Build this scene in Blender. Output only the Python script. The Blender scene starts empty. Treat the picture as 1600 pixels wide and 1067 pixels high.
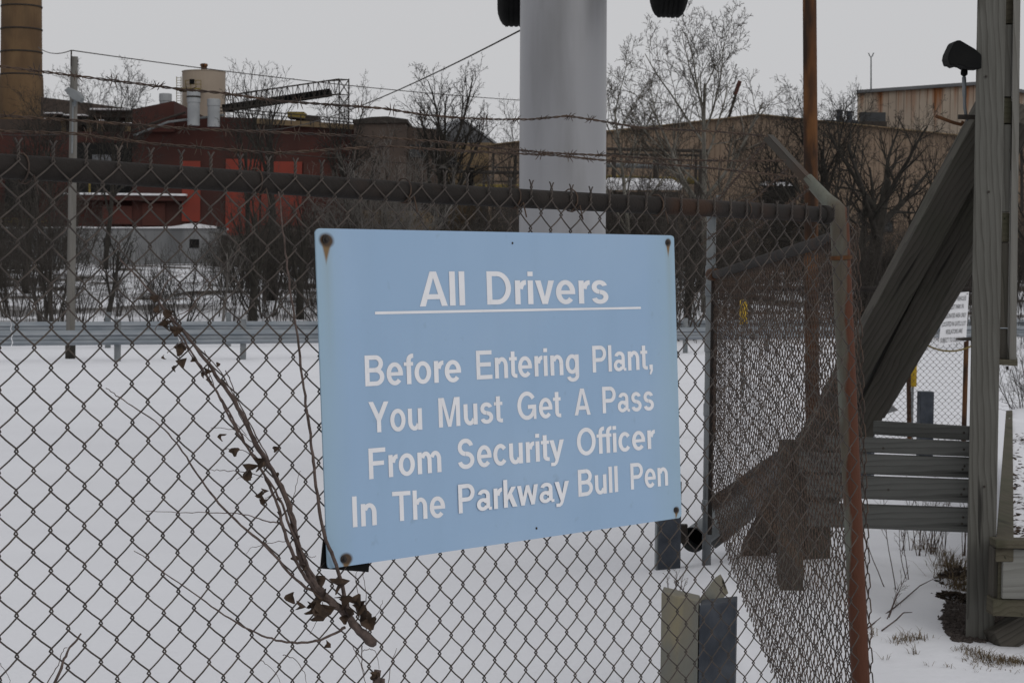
import bpy, math, random
from mathutils import Vector, Matrix, noise
R = random.Random(11)
rad = math.radians
SC = bpy.context.scene
COL = SC.collection

# ------------------------------------------------------------------ camera
FPX, CAMZ = 3000.0, 1.65                 # focal length in pixels of a 1600 px wide picture, eye height
PITCH, ROLL = math.atan(103.5 / FPX), rad(0.65)
CAM = Vector((0, 0, CAMZ))
FW = Vector((0, math.cos(PITCH), -math.sin(PITCH)))
_u0, _r0 = Vector((0, math.sin(PITCH), math.cos(PITCH))), Vector((1, 0, 0))
RT = _r0 * math.cos(ROLL) + _u0 * math.sin(ROLL)
UP = _u0 * math.cos(ROLL) - _r0 * math.sin(ROLL)
cam = bpy.data.cameras.new('camera')
cam.sensor_width = 36
cam.lens = 36 * FPX / 1600
cam.clip_end = 6000
cam.dof.use_dof = True
cam.dof.focus_distance = 4.3
cam.dof.aperture_fstop = 27
camo = bpy.data.objects.new('camera', cam)
camo.matrix_world = Matrix(((RT.x, UP.x, -FW.x, 0), (RT.y, UP.y, -FW.y, 0), (RT.z, UP.z, -FW.z, CAMZ), (0, 0, 0, 1)))
COL.objects.link(camo)
SC.camera = camo

# ------------------------------------------------------------------ sky, sun, exposure (overcast winter day)
SUN_EL, SUN_AZ = rad(32), rad(140)       # soft brightness behind the camera, to the right
world = bpy.data.worlds.new('World')
SC.world = world
world.use_nodes = True
nt = world.node_tree
nt.nodes.clear()
sky = nt.nodes.new('ShaderNodeTexSky')
sky.sky_type = 'NISHITA'
sky.sun_disc = False
sky.sun_elevation, sky.sun_rotation = SUN_EL, SUN_AZ
sky.air_density, sky.dust_density = 1.0, 6.0
hsv = nt.nodes.new('ShaderNodeHueSaturation')
hsv.inputs['Saturation'].default_value = 0.10
mx = nt.nodes.new('ShaderNodeMix')
mx.data_type = 'RGBA'
mx.inputs['Factor'].default_value = 0.93  # the cloud deck hides nearly all of the clear sky
mx.inputs[7].default_value = (5.55, 5.58, 5.72, 1)
bg = nt.nodes.new('ShaderNodeBackground')
bg.inputs['Strength'].default_value = 0.105
out = nt.nodes.new('ShaderNodeOutputWorld')
nt.links.new(sky.outputs[0], hsv.inputs['Color'])
nt.links.new(hsv.outputs[0], mx.inputs[6])
nt.links.new(mx.outputs[2], bg.inputs['Color'])
nt.links.new(bg.outputs[0], out.inputs['Surface'])
sun = bpy.data.lights.new('sun', 'SUN')
sun.energy, sun.angle, sun.color = 0.62, rad(50), (1, 0.98, 0.95)
suno = bpy.data.objects.new('sun', sun)
sd = Vector((math.sin(SUN_AZ) * math.cos(SUN_EL), math.cos(SUN_AZ) * math.cos(SUN_EL), math.sin(SUN_EL)))
suno.rotation_euler = sd.to_track_quat('Z', 'Y').to_euler()
suno.location = (0, -5, 20)
COL.objects.link(suno)
SC.view_settings.view_transform = 'Standard'
SC.view_settings.look = 'None'
SC.view_settings.exposure = 0
SC.view_settings.gamma = 1

# ------------------------------------------------------------------ places
def ray(x, y):
    return FW + RT * ((x - 800) / FPX) - UP * ((y - 533.5) / FPX)
def P(x, y, d):
    v = ray(x, y)
    return CAM + v * (d / v.y)
TV = Vector((0.6565, 0.7543, 0))          # along the front fence
NV = Vector((0.7543, -0.6565, 0))         # out of it, to the photographer
P0 = Vector((0, 4.255, 0))
def F(x, y, off=0.0):
    v = ray(x, y)
    return CAM + v * ((off - NV.dot(CAM - P0)) / NV.dot(v))
def FS(s, z, off=0.0):
    return P0 + TV * s + NV * off + Vector((0, 0, z))
PROF = [(-200, 0), (9, 0), (14, -.12), (30, -.22), (42, -.25), (54, -.22), (62, .2), (80, 1.3), (100, 1.95), (160, 2.2), (400, 2.4), (6000, 2.4)]
def gz(x, y):
    for (a, za), (b, zb) in zip(PROF, PROF[1:]):
        if y <= b:
            t = (y - a) / (b - a)
            z = za + (zb - za) * t
            break
    z += .09 * math.exp(-((x - 1.8) / 1.3) ** 2 - ((y - 10.6) / 1.6) ** 2)
    z += .07 * math.exp(-((x - .75) / .5) ** 2 - ((y - 9.8) / .8) ** 2)
    z += .12 * math.exp(-((x - 1.4) / .55) ** 2 - ((y - 9.5) / .7) ** 2)
    if y < 60:
        k = 1 if y < 25 else .5
        z += k * (.042 * noise.noise((x * .55, y * .45, 3)) + .014 * noise.noise((x * 2.1, y * 1.7, 9)))
        if x > 1.2 and y < 12:
            z += .022 * noise.noise((x * 5, y * 4, 1)) * min(1, (x - 1.2) * 2)
    else:
        z += .35 * noise.noise((x * .08, y * .08, 5)) + .12 * noise.noise((x * .35, y * .3, 2))
    return z

# ------------------------------------------------------------------ materials
def mat(name, c1, c2=None, scale=6, rough=.7, metal=0, bump=0, bscale=40, stretch=(1, 1, 1), lo=.35, hi=.65, c3=None, s3=2.5, t3=(.55, .7), det=6, spec=.3):
    m = bpy.data.materials.new(name)
    m.use_nodes = True
    n, l = m.node_tree.nodes, m.node_tree.links
    b = n['Principled BSDF']
    b.inputs['Roughness'].default_value = rough
    b.inputs['Metallic'].default_value = metal
    b.inputs['Specular IOR Level'].default_value = spec
    tc = n.new('ShaderNodeTexCoord')
    mp = n.new('ShaderNodeMapping')
    mp.inputs['Scale'].default_value = stretch
    l.new(tc.outputs['Object'], mp.inputs['Vector'])
    def noi(s, d=det):
        t = n.new('ShaderNodeTexNoise')
        t.inputs['Scale'].default_value = s
        t.inputs['Detail'].default_value = d
        l.new(mp.outputs[0], t.inputs['Vector'])
        return t
    def ramp(src, a, bb):
        r = n.new('ShaderNodeMapRange')
        r.inputs['From Min'].default_value, r.inputs['From Max'].default_value = a, bb
        l.new(src, r.inputs['Value'])
        return r.outputs[0]
    def mixc(f, a, bb):
        x = n.new('ShaderNodeMix')
        x.data_type = 'RGBA'
        l.new(f, x.inputs['Factor'])
        for s, i in ((a, 6), (bb, 7)):
            if isinstance(s, tuple):
                x.inputs[i].default_value = (*s, 1)
            else:
                l.new(s, x.inputs[i])
        return x.outputs[2]
    col = c1
    if c2:
        col = mixc(ramp(noi(scale).outputs['Fac'], lo, hi), c1, c2)
    if c3:
        col = mixc(ramp(noi(s3).outputs['Fac'], *t3), col, c3)
    if isinstance(col, tuple):
        b.inputs['Base Color'].default_value = (*col, 1)
    else:
        l.new(col, b.inputs['Base Color'])
    if bump:
        bp = n.new('ShaderNodeBump')
        bp.inputs['Strength'].default_value = bump
        bp.inputs['Distance'].default_value = .01
        l.new(noi(bscale).outputs['Fac'], bp.inputs['Height'])
        l.new(bp.outputs[0], b.inputs['Normal'])
    m['h'] = 1
    return m
def H(m):                                   # node helpers for one material
    n, l = m.node_tree.nodes, m.node_tree.links
    def math_(op, a, b=None, clamp=False):
        x = n.new('ShaderNodeMath')
        x.operation = op
        x.use_clamp = clamp
        for s, i in ((a, 0), (b, 1)):
            if s is None:
                continue
            if isinstance(s, (int, float)):
                x.inputs[i].default_value = s
            else:
                l.new(s, x.inputs[i])
        return x.outputs[0]
    def mixc(f, a, bb):
        x = n.new('ShaderNodeMix')
        x.data_type = 'RGBA'
        l.new(f, x.inputs['Factor'])
        for s, i in ((a, 6), (bb, 7)):
            if isinstance(s, tuple):
                x.inputs[i].default_value = (*s, 1)
            else:
                l.new(s, x.inputs[i])
        return x.outputs[2]
    return n, l, math_, mixc
def wood_mat(name, light, dark, axis=2, green=0.0):
    """weathered sawn timber: growth rings of a slightly tilted log cut by the board's faces, knots, checks"""
    m = bpy.data.materials.new(name)
    m.use_nodes = True
    n, l, M_, mixc = H(m)
    b = n['Principled BSDF']
    b.inputs['Roughness'].default_value = .85
    b.inputs['Specular IOR Level'].default_value = .15
    tc = n.new('ShaderNodeTexCoord')
    mp = n.new('ShaderNodeMapping')
    rot = {0: (0, rad(90), 0), 1: (rad(90), 0, 0), 2: (0, 0, 0)}[axis]
    mp.inputs['Rotation'].default_value = (rot[0] + .035, rot[1] + .05, rot[2])
    mp.inputs['Location'].default_value = (.05, .03, 0)
    l.new(tc.outputs['Object'], mp.inputs['Vector'])
    st = n.new('ShaderNodeMapping')
    st.inputs['Scale'].default_value = (1, 1, .22)
    l.new(mp.outputs[0], st.inputs['Vector'])
    nz = n.new('ShaderNodeTexNoise')
    nz.inputs['Scale'].default_value = 7
    nz.inputs['Detail'].default_value = 3
    l.new(st.outputs[0], nz.inputs['Vector'])
    wv = n.new('ShaderNodeTexWave')
    wv.wave_type, wv.rings_direction, wv.wave_profile = 'RINGS', 'Z', 'SAW'
    wv.inputs['Scale'].default_value = 12
    wv.inputs['Distortion'].default_value = 5
    wv.inputs['Detail'].default_value = 2
    wv.inputs['Detail Scale'].default_value = 1.2
    l.new(st.outputs[0], wv.inputs['Vector'])
    vo = n.new('ShaderNodeTexVoronoi')      # sparse knots
    vo.inputs['Scale'].default_value = 4.5
    ks = n.new('ShaderNodeMapping')
    ks.inputs['Scale'].default_value = (1, 1, .45)
    l.new(mp.outputs[0], ks.inputs['Vector'])
    l.new(ks.outputs[0], vo.inputs['Vector'])
    knot = M_('SUBTRACT', 1, M_('MULTIPLY', vo.outputs['Distance'], 6, True), True)
    fib = n.new('ShaderNodeTexNoise')
    fs = n.new('ShaderNodeMapping')
    fs.inputs['Scale'].default_value = (160, 160, 3.5)
    l.new(mp.outputs[0], fs.inputs['Vector'])
    l.new(fs.outputs[0], fib.inputs['Vector'])
    fib.inputs['Scale'].default_value = 1
    g = M_('ADD', M_('MULTIPLY', M_('POWER', wv.outputs['Fac'], 2.5), .55), M_('MULTIPLY', fib.outputs['Fac'], .6))
    g = M_('ADD', g, M_('MULTIPLY', M_('SUBTRACT', nz.outputs['Fac'], .5), .5))
    c = mixc(M_('SUBTRACT', g, .15, True), light, dark)
    c = mixc(M_('MULTIPLY', knot, .85), c, (dark[0] * .45, dark[1] * .4, dark[2] * .35))
    chk = n.new('ShaderNodeTexNoise')       # long drying checks
    cs = n.new('ShaderNodeMapping')
    cs.inputs['Scale'].default_value = (26, 26, .9)
    l.new(mp.outputs[0], cs.inputs['Vector'])
    l.new(cs.outputs[0], chk.inputs['Vector'])
    chk.inputs['Scale'].default_value = 1
    chk.inputs['Detail'].default_value = 2
    ck = M_('MULTIPLY', M_('SUBTRACT', chk.outputs['Fac'], .66, True), 14, True)
    c = mixc(M_('MULTIPLY', ck, .8), c, (.012, .011, .010))
    if green:
        gn = n.new('ShaderNodeTexNoise')
        gn.inputs['Scale'].default_value = 3
        l.new(tc.outputs['Object'], gn.inputs['Vector'])
        c = mixc(M_('MULTIPLY', M_('SUBTRACT', gn.outputs['Fac'], .45, True), green * 3, True), c, (.035, .05, .022))
    l.new(c, b.inputs['Base Color'])
    bp = n.new('ShaderNodeBump')
    bp.inputs['Strength'].default_value = .5
    bp.inputs['Distance'].default_value = .004
    l.new(M_('SUBTRACT', g, ck), bp.inputs['Height'])
    bp.invert = True
    l.new(bp.outputs[0], b.inputs['Normal'])
    return m

MT = {}
MT['wire'] = mat('rusted fence wire', (.050, .043, .039), (.085, .069, .058), 25, .75, .15, lo=.4, hi=.7)
MT['wire2'] = mat('old rusted wire', (.040, .030, .026), (.085, .055, .038), 14, .8, .1)
MT['rail'] = mat('rusted top rail', (.015, .0125, .011), (.024, .020, .018), 8, .85, .0, .3, 120, c3=(.036, .020, .013), s3=3.5, t3=(.56, .72), stretch=(1, 1, 1), spec=.2)
MT['rustpipe'] = mat('orange brown rust', (.088, .036, .013), (.024, .013, .008), 9, .9, 0, .5, 90, stretch=(1, 1, .25), lo=.4, hi=.62, c3=(.17, .072, .022), s3=5, t3=(.55, .7))
MT['galv'] = mat('dull galvanised steel', (.13, .145, .155), (.20, .21, .215), 7, .55, .4, .15, 60)
MT['galvrail'] = mat('guard rail steel', (.19, .215, .24), (.27, .29, .31), 1.6, .5, .35, stretch=(1, 1, 5))
MT['galvdark'] = mat('weathered guard rail', (.085, .09, .095), (.13, .135, .14), 3, .6, .3, c3=(.10, .07, .05), s3=4, t3=(.55, .7))
MT['slate'] = mat('blue grey steel', (.030, .036, .047), (.060, .068, .082), 9, .6, .3, .3, 50, c3=(.085, .085, .08), s3=6, t3=(.6, .8))
MT['weathered'] = mat('weathered galvanised plate', (.155, .16, .145), (.21, .185, .13), 5, .75, .1, .3, 60, stretch=(1, 1, .35), c3=(.25, .22, .14), s3=7, t3=(.58, .75))
MT['rustplate'] = mat('rust streaked plate', (.058, .052, .045), (.065, .036, .022), 6, .8, .1, .3, 60, stretch=(1, 1, .3))
MT['greypole'] = mat('grey painted steel', (.235, .237, .25), (.27, .272, .285), 1.5, .42, .0, .06, 12, stretch=(1, 1, .15), c3=(.17, .17, .175), s3=3.5, t3=(.48, .75), spec=.5)
MT['black'] = mat('matt black', (.006, .0065, .0065), (.010, .010, .010), 8, .85, spec=.08)
MT['darkiron'] = mat('dark iron', (.025, .022, .020), (.045, .036, .030), 12, .75, .2)
MT['stick'] = mat('dry vine bark', (.115, .085, .074), (.060, .044, .038), 60, .9, 0, .5, 150)
MT['leaf'] = mat('dead leaf', (.060, .038, .024), (.028, .018, .012), 60, .85)
MT['bark'] = mat('dark bark', (.036, .032, .027), (.020, .018, .015), 6, .95, 0, .4, 20)
MT['twig'] = mat('grey brown twigs', (.056, .049, .043), (.034, .029, .025), 2, .95)
MT['syc'] = mat('pale sycamore bark', (.20, .19, .165), (.09, .08, .065), 2.2, .9, 0, .3, 20)
MT['syctwig'] = mat('pale twigs', (.062, .052, .042), (.036, .030, .024), 2, .95)
MT['paleshrub'] = mat('pale grey shoots', (.16, .15, .14), (.10, .09, .08), 2, .95)
MT['redbrick'] = mat('dark red brick', (.042, .016, .013), (.064, .022, .017), .35, .9, 0, .3, 3, c3=(.028, .016, .014), s3=.15, t3=(.45, .65))
MT['redpanel'] = mat('bright red panel', (.20, .031, .018), (.15, .027, .017), .6, .7)
MT['dullred'] = mat('faded red panel', (.075, .022, .016), (.05, .019, .014), .5, .8)
MT['brownbrick'] = mat('grey brown brick', (.055, .042, .036), (.075, .056, .046), .4, .9, 0, .3, 3)
MT['greybuild'] = mat('grey metal cladding', (.115, .118, .125), (.085, .088, .095), .6, .8)
MT['lightroof'] = mat('light metal roof', (.30, .31, .33), (.24, .25, .27), .5, .6)
MT['tan'] = mat('tan ribbed cladding', (.215, .158, .114), (.178, .132, .096), .25, .8, c3=(.13, .085, .055), s3=.12, t3=(.5, .75))
MT['tanbrick'] = mat('tan brick', (.20, .145, .085), (.15, .105, .062), .7, .9, 0, .3, 4)
MT['chim'] = mat('tan chimney brick', (.165, .105, .055), (.105, .065, .036), .6, .95, 0, .4, 4, stretch=(1, 1, .5), c3=(.07, .048, .030), s3=.35, t3=(.5, .72))
MT['tank'] = mat('cream tank paint', (.31, .255, .20), (.27, .22, .175), .4, .6)
MT['white'] = mat('dull white paint', (.30, .31, .32), (.23, .24, .25), 1, .6)
MT['greyshed'] = mat('stained grey block', (.23, .235, .24), (.115, .118, .122), .45, .9, 0, .2, 3, stretch=(1, 1, .35), lo=.4, hi=.7)
MT['yellow'] = mat('yellow safety paint', (.50, .33, .012), (.40, .25, .012), 5, .6)
MT['dimyellow'] = mat('weathered yellow paint', (.20, .15, .03), (.12, .09, .03), 3, .8)
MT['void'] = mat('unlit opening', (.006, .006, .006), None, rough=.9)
MT['glass'] = mat('dark window glass', (.012, .014, .016), None, rough=.15, spec=.5)
MT['polewood'] = mat('silvered pole', (.155, .147, .135), (.105, .10, .09), 8, .9, 0, .3, 40, stretch=(1, 1, .1))
MT['concrete'] = mat('grey concrete', (.16, .155, .15), (.11, .105, .10), 4, .9, 0, .3, 30)
MT['boxgrey'] = mat('grey enamel', (.17, .18, .185), (.13, .14, .145), 4, .6)
MT['litter'] = mat('brown leaf litter', (.030, .022, .016), (.055, .042, .032), 30, .95)
MT['gravel'] = mat('brown gravel', (.075, .062, .055), (.035, .028, .025), 60, .9)
MT['grass'] = mat('dry grass', (.17, .125, .07), (.085, .062, .036), 20, .9)
MT['wood'] = wood_mat('weathered post timber', (.118, .116, .104), (.044, .041, .035), 2)
MT['woodx'] = wood_mat('weathered board', (.105, .107, .101), (.046, .046, .043), 0)
MT['wooddark'] = wood_mat('dark damp brace timber', (.088, .081, .069), (.030, .027, .023), 2, .2)
MT['woodmoss'] = wood_mat('mossy timber', (.095, .085, .062), (.048, .042, .030), 1, .6)
MT['woodpale'] = wood_mat('pale grey plank', (.20, .20, .185), (.115, .112, .100), 0)
MT['woodedge'] = wood_mat('silver grey panel edge', (.17, .165, .15), (.085, .08, .07), 2)
MT['letter'] = mat('white vinyl letters', (.76, .76, .78), (.70, .70, .72), 12, .6)
MT['ink'] = mat('black print', (.03, .03, .03), None, rough=.6)

def snow_mat():
    m = bpy.data.materials.new('snow')
    m.use_nodes = True
    n, l, M_, mixc = H(m)
    b = n['Principled BSDF']
    b.inputs['Roughness'].default_value = .9
    b.inputs['Specular IOR Level'].default_value = .1
    tc = n.new('ShaderNodeTexCoord')
    def noi(s, d=5):
        t = n.new('ShaderNodeTexNoise')
        t.inputs['Scale'].default_value = s
        t.inputs['Detail'].default_value = d
        l.new(tc.outputs['Object'], t.inputs['Vector'])
        return t.outputs['Fac']
    base = mixc(noi(.7), (.79, .80, .835), (.715, .72, .755))
    sx = n.new('ShaderNodeSeparateXYZ')
    l.new(tc.outputs['Object'], sx.inputs[0])
    far = n.new('ShaderNodeMapRange')       # leaf litter and bare earth under the thicket
    far.inputs['From Min'].default_value, far.inputs['From Max'].default_value = 52, 66
    l.new(sx.outputs['Y'], far.inputs['Value'])
    pat = M_('MULTIPLY', M_('SUBTRACT', noi(.35, 8), .44, True), 7, True)
    c = mixc(M_('MULTIPLY', pat, far.outputs[0]), base, (.055, .045, .036))
    rt = n.new('ShaderNodeMapRange')        # bare right-hand yard beyond the corner
    rt.inputs['From Min'].default_value, rt.inputs['From Max'].default_value = 5, 12
    l.new(sx.outputs['X'], rt.inputs['Value'])
    sp = M_('MULTIPLY', M_('SUBTRACT', noi(45, 3), .68, True), 14, True)
    near = n.new('ShaderNodeMapRange')
    near.inputs['From Min'].default_value, near.inputs['From Max'].default_value = 1.7, 3.4
    l.new(sx.outputs['X'], near.inputs['Value'])
    c = mixc(M_('MULTIPLY', sp, M_('MULTIPLY', near.outputs[0], .8)), c, (.07, .055, .042))
    l.new(c, b.inputs['Base Color'])
    bp = n.new('ShaderNodeBump')
    bp.inputs['Strength'].default_value = .35
    bp.inputs['Distance'].default_value = .02
    l.new(noi(14, 6), bp.inputs['Height'])
    l.new(bp.outputs[0], b.inputs['Normal'])
    return m
MT['snow'] = snow_mat()
MT['oldsnow'] = mat('snow lying on roofs', (.72, .72, .74), (.6, .6, .62), 3, .9)

def sign_mat(bolts):
    m = bpy.data.materials.new('blue enamel with rust runs')
    m.use_nodes = True
    n, l, M_, mixc = H(m)
    b = n['Principled BSDF']
    b.inputs['Roughness'].default_value = .55
    b.inputs['Specular IOR Level'].default_value = .35
    uv = n.new('ShaderNodeUVMap')
    s = n.new('ShaderNodeSeparateXYZ')
    l.new(uv.outputs[0], s.inputs[0])
    U, V = s.outputs['X'], s.outputs['Y']   # thousandths: where on the board
    def noi(sc_, d=4, st=(1, 1, 1)):
        mp = n.new('ShaderNodeMapping')
        mp.inputs['Scale'].default_value = st
        l.new(uv.outputs[0], mp.inputs['Vector'])
        t = n.new('ShaderNodeTexNoise')
        t.inputs['Scale'].default_value = sc_
        t.inputs['Detail'].default_value = d
        l.new(mp.outputs[0], t.inputs['Vector'])
        return t.outputs['Fac']
    c = mixc(noi(7, 6), (.262, .385, .545), (.285, .412, .575))
    gr = M_('MULTIPLY', M_('SUBTRACT', noi(60, 3, (1, .6, 1)), .67, True), 5, True)     # grime specks
    c = mixc(M_('MULTIPLY', gr, .5), c, (.17, .24, .30))
    stv = M_('MULTIPLY', M_('SUBTRACT', noi(22, 5, (1, .10, 1)), .50, True), 2.2, True)   # faint rain streaks
    c = mixc(M_('MULTIPLY', stv, .35), c, (.215, .32, .44))
    fd = M_('MULTIPLY', M_('SUBTRACT', noi(4.5, 3), .45, True), 3, True)                  # chalky fading
    c = mixc(M_('MULTIPLY', fd, .30), c, (.36, .47, .60))
    el = M_('SUBTRACT', 1, M_('MULTIPLY', M_('SUBTRACT', U, M_('ADD', .492, M_('MULTIPLY', M_('SUBTRACT', V, .36), .037))), 26), True)
    er = M_('SUBTRACT', 1, M_('MULTIPLY', M_('SUBTRACT', M_('ADD', 1.053, M_('MULTIPLY', M_('SUBTRACT', V, .36), .027)), U), 17), True)
    ed = M_('MULTIPLY', M_('MAXIMUM', el, er), M_('ADD', .35, M_('MULTIPLY', noi(25, 4, (1, .12, 1)), .6)), True)
    c = mixc(M_('MULTIPLY', ed, .75), c, (.27, .385, .43))
    for (bx, by, rr, ln, wd) in bolts:
        dx = M_('SUBTRACT', U, bx / 1000)
        dy = M_('SUBTRACT', V, by / 1000)
        dist = M_('SQRT', M_('ADD', M_('MULTIPLY', dx, dx), M_('MULTIPLY', M_('MULTIPLY', dy, dy), .75)))
        ring = M_('SUBTRACT', 1.18, M_('DIVIDE', dist, rr / 1000), True)
        t = M_('DIVIDE', dy, ln / 1000)
        tri = M_('SUBTRACT', M_('SUBTRACT', 1, t), M_('DIVIDE', M_('ABSOLUTE', dx), wd / 1000), True)
        tri = M_('MULTIPLY', M_('MULTIPLY', tri, 3, True), M_('GREATER_THAN', dy, 0))
        long_ = M_('SUBTRACT', 1, M_('DIVIDE', M_('ABSOLUTE', M_('SUBTRACT', dx, M_('MULTIPLY', dy, .035))), .008), True)
        long_ = M_('MULTIPLY', M_('MULTIPLY', long_, M_('GREATER_THAN', dy, 0)), M_('SUBTRACT', 1, M_('MULTIPLY', dy, 4), True))
        c = mixc(M_('MULTIPLY', long_, .35), c, (.25, .30, .26))
        c = mixc(tri, c, (.17, .105, .045))
        c = mixc(M_('MULTIPLY', ring, 2.2, True), c, (.055, .032, .016))
    l.new(c, b.inputs['Base Color'])
    bp = n.new('ShaderNodeBump')
    bp.inputs['Strength'].default_value = .08
    bp.inputs['Distance'].default_value = .003
    l.new(noi(9, 3), bp.inputs['Height'])
    l.new(bp.outputs[0], b.inputs['Normal'])
    return m
BOLTS = [(508, 374, 9.5, 42, 8), (1042, 379, 5.6, 26, 5), (536, 873, 8, 28, 8), (1055, 796, 5.5, 18, 5)]
MT['sign'] = sign_mat(BOLTS)

def post_mat(lean):
    m = mat('peeling paint over rust', (.095, .083, .062), (.058, .043, .032), 14, .8, 0, .5, 80, stretch=(1, 1, .3), c3=(.125, .130, .108), s3=7, t3=(.54, .64))
    n, l, M_, mixc = H(m)
    b = n['Principled BSDF']
    old = b.inputs['Base Color'].links[0].from_socket
    tc = n.new('ShaderNodeTexCoord')
    s = n.new('ShaderNodeSeparateXYZ')
    l.new(tc.outputs['Object'], s.inputs[0])
    nz = n.new('ShaderNodeTexNoise')
    nz.inputs['Scale'].default_value = 9
    nz.inputs['Detail'].default_value = 6
    mp = n.new('ShaderNodeMapping')
    mp.inputs['Scale'].default_value = (1, 1, .3)
    l.new(tc.outputs['Object'], mp.inputs['Vector'])
    l.new(mp.outputs[0], nz.inputs['Vector'])
    a = M_('MULTIPLY', M_('SUBTRACT', s.outputs['X'], M_('MULTIPLY', s.outputs['Z'], lean)), 45)      # the weather side is bare
    a = M_('SUBTRACT', a, M_('MULTIPLY', M_('SUBTRACT', s.outputs['Z'], 1.25, False), 1.1))
    a = M_('ADD', M_('ADD', a, .65), M_('MULTIPLY', M_('SUBTRACT', nz.outputs['Fac'], .5), 4.2))
    c = mixc(M_('MULTIPLY', a, 3.5, True), old, (.074, .026, .013))
    l.new(c, b.inputs['Base Color'])
    return m

def stain_mat():
    m = mat('pale cladding with rust runs', (.31, .265, .215), (.25, .205, .165), .3, .8)
    n, l, M_, mixc = H(m)
    b = n['Principled BSDF']
    old = b.inputs['Base Color'].links[0].from_socket
    tc = n.new('ShaderNodeTexCoord')
    s = n.new('ShaderNodeSeparateXYZ')
    l.new(tc.outputs['Object'], s.inputs[0])
    mp = n.new('ShaderNodeMapping')
    mp.inputs['Scale'].default_value = (.9, 1, .045)
    l.new(tc.outputs['Object'], mp.inputs['Vector'])
    nz = n.new('ShaderNodeTexNoise')
    nz.inputs['Scale'].default_value = 1.0
    nz.inputs['Detail'].default_value = 4
    l.new(mp.outputs[0], nz.inputs['Vector'])
    t = M_('ADD', M_('MULTIPLY', s.outputs['Z'], .16), M_('MULTIPLY', nz.outputs['Fac'], 3.0))   # runs start at the eaves
    c = mixc(M_('MULTIPLY', M_('SUBTRACT', t, 1.28, True), 2.2, True), old, (.17, .065, .022))
    l.new(c, b.inputs['Base Color'])
    return m
MT['stained'] = stain_mat()

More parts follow.
